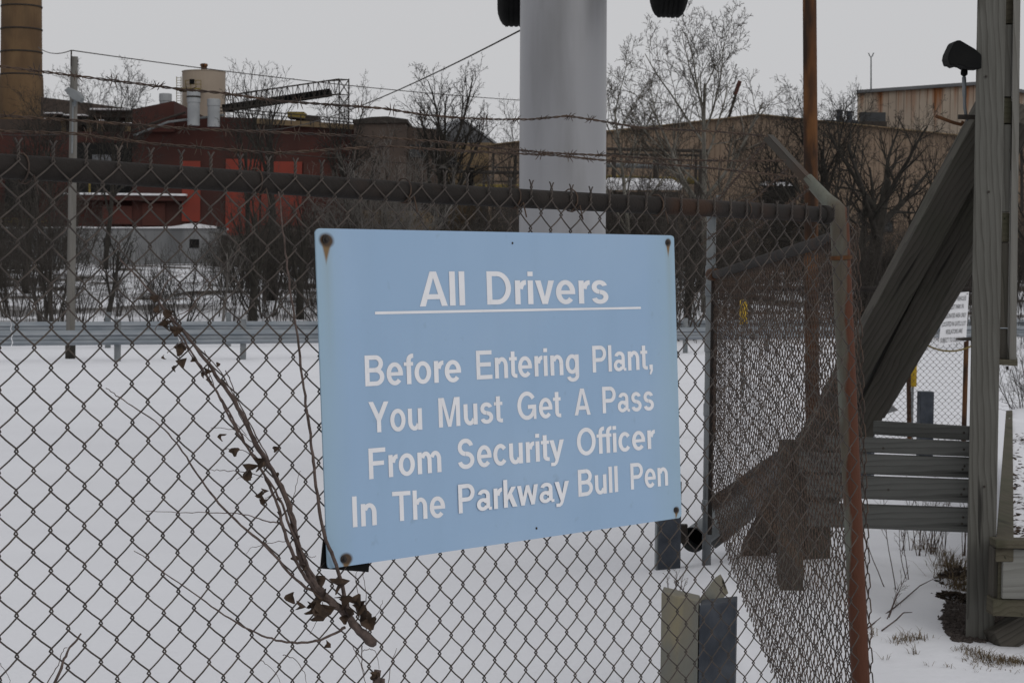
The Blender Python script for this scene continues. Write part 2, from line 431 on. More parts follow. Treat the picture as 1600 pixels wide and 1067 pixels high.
# ------------------------------------------------------------------ mesh building
class MB:
    def __init__(s):
        s.v, s.f, s.uv = [], [], None
    def add(s, vs, fs):
        k = len(s.v)
        s.v += [Vector(p) for p in vs]
        s.f += [tuple(i + k for i in q) for q in fs]
        return s
    def box(s, c, size, rot=None):
        c = Vector(c)
        h = [x / 2 for x in size]
        vs = [Vector((sx * h[0], sy * h[1], sz * h[2])) for sz in (-1, 1) for sy in (-1, 1) for sx in (-1, 1)]
        if rot is not None:
            vs = [rot @ p for p in vs]
        return s.add([c + p for p in vs], [(0, 2, 3, 1), (4, 5, 7, 6), (0, 1, 5, 4), (2, 6, 7, 3), (0, 4, 6, 2), (1, 3, 7, 5)])
    def beam(s, a, b, w, h, side=None):
        """rectangular timber from a to b; w across 'side', h across the rest"""
        a, b = Vector(a), Vector(b)
        d = (b - a).normalized()
        x = (Vector(side) if side is not None else Vector((1, 0, 0)))
        x = (x - d * x.dot(d)).normalized()
        y = d.cross(x)
        vs = [p + x * (i * w / 2) + y * (j * h / 2) for p in (a, b) for j in (-1, 1) for i in (-1, 1)]
        return s.add(vs, [(0, 2, 3, 1), (4, 5, 7, 6), (0, 1, 5, 4), (2, 6, 7, 3), (0, 4, 6, 2), (1, 3, 7, 5)])
    def tube(s, pts, rr, n=6, cap=True):
        pts = [Vector(p) for p in pts]
        if not isinstance(rr, (list, tuple)):
            rr = [rr] * len(pts)
        k = len(s.v)
        d = (pts[1] - pts[0]).normalized()
        x = d.orthogonal().normalized()
        m = len(pts)
        cs = [(math.cos(2 * math.pi * i / n), math.sin(2 * math.pi * i / n)) for i in range(n)]
        for j, p in enumerate(pts):
            if 0 < j < m - 1:
                d = (pts[j + 1] - pts[j - 1])
            elif j:
                d = (pts[j] - pts[j - 1])
            if d.length_squared < 1e-14:
                d = Vector((0, 0, 1))
            d = d.normalized()
            x = x - d * x.dot(d)
            x = x.normalized() if x.length_squared > 1e-12 else d.orthogonal().normalized()
            y = d.cross(x)
            r = rr[j]
            for c, q in cs:
                s.v.append(p + x * (c * r) + y * (q * r))
        for j in range(m - 1):
            a = k + j * n
            for i in range(n):
                i2 = (i + 1) % n
                s.f.append((a + i, a + i2, a + n + i2, a + n + i))
        if cap:
            s.f.append(tuple(k + i for i in reversed(range(n))))
            s.f.append(tuple(k + (m - 1) * n + i for i in range(n)))
        return s
    def prism(s, poly, ext):
        """closed polygon (world points) swept by the vector ext"""
        poly = [Vector(p) for p in poly]
        ext = Vector(ext)
        n = len(poly)
        vs = poly + [p + ext for p in poly]
        return s.add(vs, [tuple(range(n)), tuple(reversed(range(n, 2 * n)))] + [(i, i + n, (i + 1) % n + n, (i + 1) % n) for i in range(n)])
    def lathe(s, c, prof, n=20, axis=None):
        c = Vector(c)
        q = Vector((0, 0, 1)).rotation_difference(Vector(axis)) if axis is not None else None
        k = len(s.v)
        for r, z in prof:
            for i in range(n):
                a = 2 * math.pi * i / n
                p = Vector((r * math.cos(a), r * math.sin(a), z))
                s.v.append(c + (q @ p if q else p))
        for j in range(len(prof) - 1):
            for i in range(n):
                i2 = (i + 1) % n
                s.f.append((k + j * n + i, k + j * n + i2, k + (j + 1) * n + i2, k + (j + 1) * n + i))
        s.f.append(tuple(k + i for i in reversed(range(n))))
        s.f.append(tuple(k + (len(prof) - 1) * n + i for i in range(n)))
        return s
    def mesh(s, name, m, origin=Vector((0, 0, 0)), smooth=False):
        me = bpy.data.meshes.new(name)
        me.from_pydata([tuple(p - origin) for p in s.v], [], s.f)
        me.materials.append(MT[m])
        if smooth:
            me.polygons.foreach_set('use_smooth', [True] * len(me.polygons))
        me.update()
        return me
    def build(s, name, m, parent=None, smooth=False, bevel=0, origin=None):
        """one mesh object; coordinates given in the world, kept relative to the parent's base"""
        po = Vector((0, 0, 0))
        if parent is not None:
            po = WORLD[parent.name]
        og = Vector(origin) if origin is not None else po
        o = bpy.data.objects.new(name, s.mesh(name, m, og, smooth))
        COL.objects.link(o)
        o.location = og - po
        WORLD[o.name] = og
        if parent is not None:
            o.parent = parent
        if bevel:
            md = o.modifiers.new('bevel', 'BEVEL')
            md.width, md.segments, md.limit_method = bevel, 2, 'ANGLE'
        return o
WORLD = {}
def thing(name, label, cat, loc=(0, 0, 0), group=None):
    o = bpy.data.objects.new(name, None)
    COL.objects.link(o)
    o.location = loc
    o.empty_display_size = .1
    WORLD[o.name] = Vector(loc)
    return tag(o, label, cat, group)
def tag(o, label, cat, group=None):
    o['label'], o['category'] = label, cat
    if group:
        o['group'] = group
    return o
def kind(o, k):
    o['kind'] = k
    return o
def inst(name, me, parent, loc, rz=0, scale=None):
    o = bpy.data.objects.new(name, me)
    COL.objects.link(o)
    o.parent = parent
    o.location = Vector(loc) - WORLD[parent.name]
    if rz:
        o.rotation_euler = (0, 0, rz)
    if scale:
        o.scale = scale
    return o

# ------------------------------------------------------------------ ground: one sheet of snow out to the horizon
def spread(breaks):
    o = [breaks[0][0]]
    for (a, st), (b, _) in zip(breaks, breaks[1:]):
        n = max(1, round((b - a) / st))
        o += [a + (b - a) * (i + 1) / n for i in range(n)]
    return o
ys = spread([(-6, .6), (3, .12), (14, .35), (26, 1.0), (120, 6), (400, 60), (1000, 500), (4000, 1)])
xs = spread([(-3000, 500), (-500, 60), (-100, 5), (-20, .8), (-3, .2), (.5, .1), (5, .35), (20, .9), (100, 8), (500, 60), (3000, 1)])
g = MB()
g.v = [Vector((x, y, gz(x, y))) for y in ys for x in xs]
nx = len(xs)
g.f = [(j * nx + i, j * nx + i + 1, (j + 1) * nx + i + 1, (j + 1) * nx + i) for j in range(len(ys) - 1) for i in range(nx - 1)]
kind(g.build('snow_ground', 'snow', smooth=True), 'structure')

# ------------------------------------------------------------------ the works behind: buildings
def face(px, d):
    return [P(x, y, d) for x, y in px]
def pbox(x0, x1, y0, y1, d, depth, proud=0.0):
    """upright block: outline x0..x1, y0..y1 as seen at distance d, given its real depth"""
    a, b = P(x0, y1, d - proud), P(x1, y0, d - proud)
    return MB().box(((a.x + b.x) / 2, d - proud + depth / 2, (a.z + b.z) / 2), (abs(b.x - a.x), depth, abs(b.z - a.z)))
def base(x, d):
    p = P(x, 400, d)
    return Vector((p.x, d, gz(p.x, d)))
def wall_to_ground(px_top, d, depth, skew=0.0):
    """wall whose top runs through the given points and whose foot stands in the ground"""
    top = face(px_top, d)
    lo = min(gz(p.x, d) for p in top) - .5
    poly = [Vector((top[0].x, d, lo))] + top + [Vector((top[-1].x, d, lo))]
    return MB().prism(poly, (skew * depth, depth, 0))
def ribbed(px_top, d, depth, pitch, dep, bottom=None, skew=0.0):
    """ribbed metal wall in front, solid body behind"""
    mb = wall_to_ground(px_top, d, depth, skew) if bottom is None else None
    top = face(px_top, d)
    if mb is None:
        mb = MB().prism(top + face([(px_top[-1][0], bottom), (px_top[0][0], bottom)], d), (0, depth, 0))
        lo = P(px_top[0][0], bottom, d).z
    else:
        lo = min(gz(p.x, d) for p in top) - .5
    def zt(x):
        for a, b in zip(top, top[1:]):
            if x <= b.x:
                return a.z + (b.z - a.z) * (x - a.x) / (b.x - a.x)
        return top[-1].z
    x = top[0].x
    while x < top[-1].x - pitch:
        w = pitch * .28
        z0, z1 = zt(x), zt(x + w)
        f = [(x, d, lo), (x + w, d, lo), (x + w * .75, d - dep, lo), (x + w * .25, d - dep, lo),
             (x, d, z0), (x + w, d, z1), (x + w * .75, d - dep, z1), (x + w * .25, d - dep, z0)]
        mb.add(f, [(0, 3, 7, 4), (3, 2, 6, 7), (2, 1, 5, 6), (4, 7, 6, 5)])
        x += pitch
    return mb

# long dark red brick works
t = thing('brick_factory', 'long dark red brick factory with bright red door panels behind bare trees', 'building', base(300, 128))
wall_to_ground([(-520, 206), (207, 206)], 129, 22).build('wall', 'redbrick', t)
wall_to_ground([(207, 190), (275, 180), (420, 186), (576, 199)], 128, 24).build('wall', 'redbrick', t)
MB().prism(face([(207, 206), (207, 171), (272, 158), (272, 206)], 127.4), (0, 12, 0)).build('roof_block', 'redbrick', t)
MB().prism(face([(395, 193), (395, 184.5), (577, 196), (577, 204)], 127.6), (0, .35, 0)).build('cornice', 'tanbrick', t)
for (x0, x1, y0, y1, m) in [(352, 405, 249, 371, 'redpanel'), (408, 472, 253, 352, 'redpanel'), (474, 520, 254, 292, 'dullred'), (284, 313, 252, 346, 'redpanel'),
                            (222, 258, 318, 352, 'dullred'), (160, 206, 322, 350, 'dullred'), (520, 566, 282, 352, 'dullred')]:
    pbox(x0, x1, y0, y1, 127.9, .25).build('door_panel', m, t)
for (x0, x1, y0, y1) in [(118, 205, 224, 254), (120, 232, 268, 304), (8, 60, 246, 330), (258, 282, 262, 300)]:
    pbox(x0, x1, y0, y1, 128.75, .2).build('opening', 'void', t)
pbox(96, 290, 304, 312, 127.3, 1.3).build('canopy', 'redbrick', t)
pbox(96, 290, 303.0, 303.9, 127.2, 1.5).build('canopy_snow', 'oldsnow', t)
pbox(144, 178, 242, 252, 128.3, .4).build('window', 'greybuild', t)
for x in (140, 176):
    MB().tube([P(x, 268, 128.2), P(x, 304, 128.2)], .08, 6).build('pipe', 'dimyellow', t)
MB().tube([P(205, 205, 126.8), P(258, 186, 126.8), P(290, 176, 126.8)], .08, 6).build('pipe', 'darkiron', t)
MB().tube([P(209, 212, 126.8), P(262, 191, 126.8), P(350, 180, 126.8)], .08, 6).build('pipe', 'boxgrey', t)
rl = MB()
for y in (168, 173):
    rl.tube([P(335, y, 127), P(574, y + 21, 127)], .045, 4)
for i in range(17):
    x = 335 + i * 15
    rl.tube([P(x, 167 + (x - 335) * .088, 127), P(x, 190 + (x - 335) * .04, 127)], .045, 4)
rl.build('roof_railing', 'darkiron', t)

t = thing('roof_penthouse', 'grey brown brick block with a flat dark top above the red factory', 'building', base(593, 126))
wall_to_ground([(553, 190), (580, 185.5), (605, 184.5), (635, 189)], 126, 14).build('wall', 'brownbrick', t)
MB().prism(face([(551, 193), (551, 187.5), (580, 183), (605, 182), (637, 186.5), (637, 192)], 125.8), (0, 14.4, 0)).build('parapet', 'darkiron', t)
t = thing('brick_annex', 'low grey brown brick annex left of the grey gable', 'building', base(655, 127))
wall_to_ground([(635.5, 198), (690, 203)], 127, 12).build('wall', 'brownbrick', t)
pbox(640, 666, 226, 246, 126.9, .15).build('window', 'glass', t)

t = thing('gabled_hall', 'grey gabled hall with a light metal roof beyond the tall dark tree', 'building', base(725, 140))
gp = face([(688, 223), (722, 189.5), (768, 223)], 140)
lo = gz(gp[0].x, 140) - .5
ev = Vector((-5.2, 26, .4))
MB().prism([Vector((gp[0].x, 140, lo)), gp[0], gp[1], gp[2], Vector((gp[2].x, 140, lo))], ev).build('wall', 'greybuild', t)
up = Vector((0, 0, .12))
for a, b in ((gp[0], gp[1]), (gp[1], gp[2])):
    dn = (b - a).normalized()
    a2, b2 = (a - dn * .4, b) if a is gp[0] else (a, b + dn * .4)
    MB().prism([a2 + up, b2 + up, b2 + up * 2.4, a2 + up * 2.4], ev * 1.02).build('roof', 'lightroof', t)

t = thing('tan_brick_building', 'small tan brick building with a dark doorway left of the grey pole', 'building', base(728, 136))
wall_to_ground([(690, 224), (768.5, 223)], 136, 3.5).build('wall', 'tanbrick', t)
pbox(731, 740, 262, 300, 135.9, .2).build('door', 'void', t)
pbox(700, 712, 244, 262, 135.9, .2).build('window', 'glass', t)

t = thing('ribbed_warehouse', 'huge tan ribbed metal warehouse with a shallow gable behind the sycamore', 'building', base(1180, 120))
ribbed([(764, 227), (945, 204), (1187, 180), (1262, 188.5), (1700, 234)], 120, 40, .32, .05).build('wall', 'tan', t)
for (a, b) in (((760, 227.5), (1187, 179.5)), ((1187, 179.5), (1705, 233.5))):
    MB().prism([P(a[0], a[1], 119.6), P(b[0], b[1], 119.6), P(b[0], b[1] - 1.6, 119.6), P(a[0], a[1] - 1.6, 119.6)], (0, 41, 0)).build('roof', 'tanbrick', t)
for (x0, x1) in ((1364, 1379), (1381, 1396)):
    f = pbox(x0, x1, 345, 363, 119.8, .3).build('window', 'darkiron', t)
    pbox(x0 + 1.5, x1 - 1.5, 347, 361, 119.75, .1).build('pane', 'glass', f)
for (x0, x1, y0, y1) in [(1119, 1127, 305, 330), (1232, 1237, 358, 370), (1040, 1048, 330, 360)]:
    pbox(x0, x1, y0, y1, 119.85, .3).build('wall_box', 'boxgrey', t)
MB().lathe(P(1215, 308, 119.3), [(.95, -.4), (1.0, 0), (1.0, .9), (.8, 1.0)], 18, (0, -1, .1)).build('exhaust_fan', 'black', t)
MB().prism(face([(1188, 290), (1200, 285), (1232, 285), (1242, 291)], 118.3), (0, 1.2, .1)).build('fan_hood', 'oldsnow', t)

t = thing('stained_hall', 'tall pale hall with rust runs down from its eaves, top right', 'building', base(1450, 150))
org = P(1430, 133, 150)
wb = ribbed([(1340, 143), (1540, 129), (1720, 170)], 150, 40, .6, .06, skew=.2)
wb.build('wall', 'stained', t, origin=org)
for (a, b) in (((1338, 143), (1540, 129)), ((1540, 129), (1725, 171))):
    MB().prism([P(a[0], a[1] + 3, 149.6), P(b[0], b[1] + 3, 149.6), P(b[0], b[1] - 2, 149.6), P(a[0], a[1] - 2, 149.6)], (8.2, 41, 0)).build('roof_edge', 'greybuild', t)
pbox(1342, 1386, 190, 216, 148.2, 1.8).build('canopy', 'darkiron', t)
pbox(1344, 1384, 176, 190, 149.9, .2).build('window', 'glass', t)
t = thing('rooftop_plant', 'dark grey rooftop housing with two short stacks left of the stained hall', 'roof unit', P(1305, 215, 124))
MB().prism(face([(1268, 230), (1268, 197), (1283, 188), (1341, 188), (1341, 230)], 124), (0, 8, 0)).build('housing', 'slate', t)
pbox(1222, 1292, 205, 209, 121.5, 6).build('snow_ledge', 'oldsnow', t)
pbox(1284, 1296, 206, 216, 123.8, .3).build('vent', 'boxgrey', t)
for x0, x1, y0 in ((1307, 1316, 172), (1322, 1332, 174)):
    c = P((x0 + x1) / 2, 190, 127)
    h = P(0, y0, 127).z - P(0, 190, 127).z
    MB().lathe(c, [(.19, -.5), (.19, h - .12), (.24, h - .1), (.24, h)], 12).build('stack', 'slate', t)
t = thing('roof_antenna', 'thin antenna mast with a forked tip above the stained hall', 'antenna', P(1361, 142, 152))
MB().tube([P(1361, 150, 152), P(1361, 90, 152)], [.07, .05], 5).build('mast', 'boxgrey', t)
MB().tube([P(1357, 83, 152), P(1359, 88, 152), P(1361, 90, 152), P(1363, 88, 152), P(1365, 83, 152)], .05, 4).build('fork', 'boxgrey', t)
t = thing('crane_boom', 'short dark red crane boom tip poking above the tan warehouse roof', 'crane', P(1138, 186, 150))
MB().beam(P(1134, 200, 150), P(1155, 130, 150), .2, .2).build('boom', 'darkiron', t)
MB().beam(P(1148, 149, 149.7), P(1156, 127, 149.7), .3, .3).build('boom_head', 'dullred', t)
t = thing('floodlight_mast', 'thin mast seen past the right-hand timber sign edge', 'mast', P(1596, 240, 110))
MB().tube([P(1597, 330, 110), P(1596, 205, 110)], [.1, .07], 6).build('mast', 'darkiron', t)

# pipe racks in front of the warehouse
for i, (x0, x1, y0, y1, m, r) in enumerate([(948, 1108, 233, 236, 'darkiron', .09), (946, 1100, 241, 243, 'darkiron', .07), (948, 1106, 258, 262, 'boxgrey', .13),
                                            (946, 1104, 279, 283, 'dimyellow', .2), (700, 812, 268, 270, 'darkiron', .1), (742, 812, 292, 293, 'dimyellow', .18)]):
    words = ['topmost thin dark pipe crossing in front of the tan warehouse', 'second thin dark pipe crossing in front of the tan warehouse', 'grey pipe with snow below the dark pipes right of the grey pole',
             'thick olive pipe across the foot of the tan warehouse', 'dark pipe in front of the tan brick building', 'thick olive pipe left of the grey pole']
    t = thing('pipe_rack', words[i], 'pipe', base((x0 + x1) / 2, 105 + i * .8))
    d = 105 + i * .8
    MB().tube([P(x0, y0, d), P((x0 + x1) / 2, (y0 + y1) / 2 + .5, d), P(x1, y1, d)], r, 8).build('pipe', m, t)
    for k in range(3):
        x = x0 + (x1 - x0) * (.08 + .42 * k)
        q = P(x, y0 + (y1 - y0) * (x - x0) / (x1 - x0) + 1.5, d)
        MB().beam(q, (q.x, q.y, gz(q.x, q.y) - .3), .14, .14).build('stanchion', 'darkiron', t)
t = thing('snowy_shed', 'low dark shed under a snowy roof right of the grey pole', 'shed', base(1000, 100))
wall_to_ground([(946, 300), (1060, 300)], 100, 5).build('wall', 'darkiron', t)
MB().prism([P(940, 297, 99.6), P(1066, 297, 99.6), P(1050, 287, 105), P(950, 285, 105)], (0, 0, .25)).build('roof', 'oldsnow', t)
t = thing('lattice_tower', 'dark lattice stair tower beside the tan brick building', 'tower', base(790, 112))
for x in (771, 806):
    for dd in (112, 114):
        q = P(x, 236, dd)
        MB().beam(q, (q.x, q.y, gz(q.x, q.y) - .3), .12, .12).build('leg', 'darkiron', t)
for k, y in enumerate((240, 262, 284, 306, 328, 350)):
    MB().beam(P(770, y, 112), P(807, y, 112), .1, .1, (0, 0, 1)).build('tie', 'darkiron', t)
    a, b = (771, 806) if k % 2 else (806, 771)
    MB().tube([P(a, y, 111.9), P(b, y + 22, 111.9)], .05, 4).build('diagonal', 'darkiron', t)

# chimney, tank, conveyor, roof vents
cc = P(33.5, 100, 160)
t = thing('brick_chimney', 'tall round tan brick chimney with iron bands, cut by the left edge', 'chimney', base(33, 160))
def zat(y): return P(33, y, 160).z
r0 = 32.3 / (FPX / 160)
zb = gz(cc.x, 160)
MB().lathe((cc.x, 160, 0), [(r0 * 1.18, zb - 1), (r0 * 1.12, zat(300)), (r0 * 1.06, zat(150)), (r0 * 1.03, zat(121)), (r0 * .985, zat(119)), (r0 * .955, zat(0)), (r0 * .86, zat(-420))], 40).build('shaft', 'chim', t, smooth=False)
for k in range(12):
    y = 118 - 35.6 * k
    f = .985 - .03 * k / 3.3
    MB().lathe((cc.x, 160, zat(y)), [(r0 * f + .03, -.06), (r0 * f + .06, -.05), (r0 * f + .06, .05), (r0 * f + .03, .06)], 40).build('band', 'darkiron', t)
tc_ = P(318.5, 140, 150)
t = thing('storage_tank', 'cream cylindrical storage tank with a yellow ladder on the roofline', 'tank', P(318, 190, 150))
rt_ = 33.5 / (FPX / 150)
def zt150(y): return P(318, y, 150).z
MB().lathe((tc_.x, 150, 0), [(rt_, zt150(200)), (rt_, zt150(114)), (rt_ * 1.02, zt150(113.5)), (rt_ * 1.02, zt150(112.5)), (rt_ * .5, zt150(110.5)), (.15, zt150(109.5))], 36).build('shell', 'tank', t)
MB().lathe((tc_.x, 150, zt150(111)), [(.24, 0), (.24, .35), (.3, .36), (.3, .5), (.2, .56)], 12).build('cap', 'rustpipe', t)
ld = MB()
for x in (276, 283):
    ld.tube([P(x, 120, 147.5), P(x, 178, 147.5)], .035, 4)
for k in range(15):
    ld.tube([P(276, 122 + 4 * k, 147.5), P(283, 122 + 4 * k, 147.5)], .025, 4)
ld.build('ladder', 'dimyellow', t)
pbox(276, 312, 138, 141, 146.6, 1.6).build('platform', 'dimyellow', t)
hr = MB()
for y in (126, 132):
    hr.tube([P(290, y, 146.6), P(314, y, 146.6)], .03, 4)
for x in (290, 298, 306, 314):
    hr.tube([P(x, 126, 146.6), P(x, 139, 146.6)], .03, 4)
hr.build('handrail', 'dimyellow', t)
pbox(296, 303, 124, 131, 146.4, .3).build('motor', 'black', t)
for nm, x0, x1, y0, y1, d in (('white round roof vent with a dark band before the cream tank', 292, 313, 141, 168, 126.5), ('short white roof vent right of the banded vent', 323.5, 344.5, 155, 170, 126.5),
                              ('short white roof vent on the sloped red roof block', 248.5, 268.5, 146.5, 163, 129)):
    k = FPX / d
    c = P((x0 + x1) / 2, y1, d)
    h = P(x0, y0, d).z - P(x0, y1, d).z
    t = thing('roof_vent', nm, 'vent', c + Vector((0, 0, -.4)), 'white roof vents')
    r = (x1 - x0) / 2 / k
    MB().lathe(c, [(r * .92, -1.2), (r * .92, h * .25), (r, h * .28), (r, h * .95), (r * .8, h)], 18).build('body', 'white', t)
    if h > .8:
        MB().lathe(c + Vector((0, 0, h * .55)), [(r + .01, 0), (r + .04, .02), (r + .04, .09), (r + .01, .11)], 18).build('band', 'darkiron', t)
t = thing('conveyor_gallery', 'dark steel lattice conveyor gallery sloping up to the right over the factory roof', 'conveyor', P(440, 195, 140))
def truss(d, name):
    m = MB()
    n = 22
    tp = [P(352 + (530 - 352) * i / n, 150 + (124 - 150) * i / n, d) for i in range(n + 1)]
    bt = [P(352 + (532 - 352) * i / n, 172 + (147 - 172) * i / n, d) for i in range(n + 1)]
    m.tube(tp, .07, 4).tube(bt, .07, 4)
    for i in range(n):
        m.tube([tp[i], bt[i]], .035, 4)
        m.tube([bt[i], tp[i + 1]] if i % 2 else [tp[i], bt[i + 1]], .03, 4)
    m.build(name, 'darkiron', t)
truss(138, 'truss')
truss(140.5, 'truss')
MB().beam(P(350, 170, 139.2), P(517, 145, 139.2), 1.8, .42, (0, 1, 0)).build('belt', 'black', t)
ef = MB()
for x in (530, 545):
    ef.tube([P(x, 123.5, 138.5), P(x, 198, 138.5)], .06, 4)
for (a, b) in (((530, 124), (545, 125)), ((530, 148), (545, 149)), ((530, 125), (545, 148)), ((545, 125), (530, 148)), ((530, 150), (545, 172)), ((545, 150), (530, 172)), ((530, 173), (545, 195)), ((500, 128), (545, 125))):
    ef.tube([P(*a, 138.5), P(*b, 138.5)], .045, 4)
ef.build('end_frame', 'darkiron', t)
t = thing('roof_unit', 'low olive and grey machine on the factory roof right of the gallery tree', 'roof unit', P(475, 192, 128))
pbox(449, 475, 175, 184, 130, 2).build('hood', 'dimyellow', t)
pbox(462, 497, 181, 192, 131, 2).build('cabinet', 'darkiron', t)
t = thing('transfer_duct', 'sloping brown duct from the chimney to the red roof block', 'duct', P(140, 200, 145))
MB().prism(face([(64, 182), (64, 152), (130, 160), (212, 171), (212, 184)], 145), (0, 4, 0)).build('duct', 'brownbrick', t)
for x in (100, 140, 156, 200):
    q = P(x, 180, 146)
    MB().beam(q, (q.x, q.y, 3), .35, .35).build('support', 'tanbrick', t)
for (x0, x1, y) in ((68, 96, 176), (98, 134, 179), (154, 162, 187), (192, 206, 192), (140, 205, 170)):
    pbox(x0, x1, y, y + 1.5, 144, 1.0).build('snow_ledge', 'oldsnow', t)
t = thing('boiler_house', 'low brown brick boiler house at the foot of the chimney', 'building', base(120, 150))
wall_to_ground([(-400, 188), (215, 186)], 150, 14).build('wall', 'brownbrick', t)
for (x0, x1, y0, y1) in ((97, 103, 190, 206), (128, 136, 192, 205)):
    pbox(x0, x1, y0, y1, 149.9, .3).build('window', 'void', t)

# low grey shed with snow on top, yellow handrail in front
t = thing('grey_shed', 'long low grey shed with snow along its flat roof behind the thicket', 'shed', base(170, 104))
a, b = P(-120, 414, 104), P(337, 355, 104)
pbox(-260, 337, 357, 413, 104, 4).build('wall', 'greyshed', t)
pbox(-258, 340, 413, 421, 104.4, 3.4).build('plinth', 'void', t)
q = P(100, 421, 104)
MB().box((q.x - 3, 106, (q.z + gz(q.x, 105)) / 2 - .6), (20, 3, 1.6)).build('footing', 'greyshed', t)
for (x0, x1, y0, y1) in ((162, 173, 372, 385), (296, 311, 374, 387), (62, 72, 374, 386)):
    pbox(x0, x1, y0, y1, 103.95, .3).build('window', 'void', t)
sn = MB()
N = 60
for i in range(N):
    x0, x1 = -260 + 599 * i / N, -260 + 599 * (i + 1) / N
    h0, h1 = [2.4 + 1.6 * noise.noise((x * .02, 0, 7)) + (5.5 * math.exp(-((x - 300) / 24) ** 2)) for x in (x0, x1)]
    A, B_, C_, D_ = P(x0, 357, 103.9), P(x1, 357, 103.9), P(x1, 357 - h1, 103.9), P(x0, 357 - h0, 103.9)
    k = len(sn.v)
    bk = Vector((0, 4.2, 0))
    sn.v += [A, B_, C_, D_, A + bk, B_ + bk, C_ + bk, D_ + bk]
    sn.f += [(k, k + 1, k + 2, k + 3), (k + 3, k + 2, k + 6, k + 7), (k + 5, k + 4, k + 7, k + 6)]
sn.build('roof_snow', 'oldsnow', t)
t = thing('yellow_railing', 'yellow handrail above the left end of the grey shed', 'railing', P(45, 352, 108))
hr = MB()
for y in (341, 346):
    hr.tube([P(-40, y, 108), P(72, y + 1, 108)], .04, 4)
hr.build('rail', 'dimyellow', t)
for x in range(-36, 76, 9):
    MB().tube([P(x, 341, 108), P(x, 358, 108)], .04, 4).build('post', 'dimyellow', t)
t = thing('dark_loading_dock', 'dark low dock wall behind the big trees left of the blue sign', 'dock', base(440, 100))
pbox(345, 700, 372, 418, 100, 4).build('wall', 'darkiron', t)
q = P(520, 418, 100)
MB().box((q.x, 102, (q.z + gz(q.x, 102)) / 2 - .4), (11.5, 3.6, q.z - gz(q.x, 102) + .8 if q.z - gz(q.x, 102) > 0 else .6)).build('footing', 'greyshed', t)
pbox(560, 690, 330, 372, 112, 4).build('wall_panel', 'tanbrick', t)

# ------------------------------------------------------------------ leafless trees and shrubs
def perp(d, rng):
    v = Vector((rng.uniform(-1, 1), rng.uniform(-1, 1), rng.uniform(-1, 1)))
    v = v - d * v.dot(d)
    return v.normalized() if v.length > 1e-4 else d.orthogonal().normalized()
def branch(T, C, p, d, L, r, lv, rng, q):
    n = q['seg'][min(lv, len(q['seg']) - 1)]
    pts, rr, dirs = [p.copy()], [r], [d]
    tip = r * q['taper'][min(lv, len(q['taper']) - 1)]
    for i in range(n):
        d = (d + perp(d, rng) * q['wig'][min(lv, len(q['wig']) - 1)] + Vector((0, 0, q['up'][min(lv, len(q['up']) - 1)]))).normalized()
        pts.append(pts[-1] + d * (L / n))
        rr.append(r + (tip - r) * (i + 1) / n)
        dirs.append(d)
    (T if lv < q['tl'] else C).tube(pts, rr, (8, 5, 4, 3, 3, 3)[min(lv, 5)], cap=lv == 0)
    if lv >= q['lv']:
        return
    k = q['kids'][lv]
    k = rng.randint(k[0], k[1])
    a0 = rng.uniform(0, 6.28)
    for i in range(k):
        t = q['st'][lv] + (1 - q['st'][lv]) * (i + rng.random()) / k
        f = t * n
        j = min(n - 1, int(f))
        pp = pts[j].lerp(pts[j + 1], f - j)
        dd = dirs[j + 1]
        x = dd.orthogonal().normalized()
        y = dd.cross(x)
        az = a0 + i * 2.4 + rng.uniform(-.5, .5)
        sp = rng.uniform(*q['ang'][lv])
        nd = (dd * math.cos(sp) + (x * math.cos(az) + y * math.sin(az)) * math.sin(sp)).normalized()
        rl_ = rr[j] + (rr[j + 1] - rr[j]) * (f - j)
        branch(T, C, pp, nd, L * rng.uniform(*q['len'][lv]) * (1 - .45 * (t - q['st'][lv])), max(rl_ * rng.uniform(*q['rad'][lv]), q['min']), lv + 1, rng, q)
TREE = dict(lv=5, tl=3, seg=(8, 7, 6, 5, 4, 3), taper=(.35, .3, .3, .4, .5, .6), wig=(.06, .10, .13, .15, .16, .16), up=(.02, .07, .05, .04, .02, 0),
            kids=((8, 10), (6, 8), (5, 6), (4, 5), (2, 3)), st=(.28, .2, .15, .15, .1), ang=((.35, .75), (.4, .8), (.4, .9), (.4, .9), (.4, .9)),
            len=((.5, .75), (.4, .65), (.4, .6), (.4, .6), (.45, .65)), rad=((.5, .75), (.5, .7), (.55, .7), (.6, .75), (.6, .8)), min=.006)
MT['treetwig'] = mat('dark tree twigs', (.034, .030, .026), (.022, .019, .016), 2, .95)
def tree(label, x, d, ytop, r, q, seed, bark='bark', twig='treetwig', lean=(0, 0), name='bare_tree', group='leafless trees'):
    b = base(x, d)
    Hh = P(x, ytop, d).z - b.z
    rng = random.Random(seed)
    T, C = MB(), MB()
    branch(T, C, Vector((0, 0, -.02)), Vector((lean[0], lean[1], 1)).normalized(), 1.0 * q.get('trunk', .8), 1.25 * r / Hh, 0, rng, q)
    z1 = max(p.z for p in T.v + C.v)
    k = Hh / z1                              # grown at unit size, then scaled so the top reaches its height
    T.v = [b + p * k for p in T.v]
    C.v = [b + p * k for p in C.v]
    t = thing(name, label, 'tree' if 'tree' in name else 'shrub', b, group)
    T.build('trunk', bark, t, smooth=True)
    if C.v:
        C.build('crown', twig, t)
    return t
def tweak(**k):
    q = dict(TREE)
    q.update(k)
    q['min'] = k.get('min', .00095)
    return q
Q1 = tweak(kids=((9, 10), (7, 8), (5, 6), (3, 4), (2, 2)), st=(.34, .22, .15, .15, .1), ang=((.25, .6), (.35, .8), (.4, .9), (.4, .9), (.4, .9)))
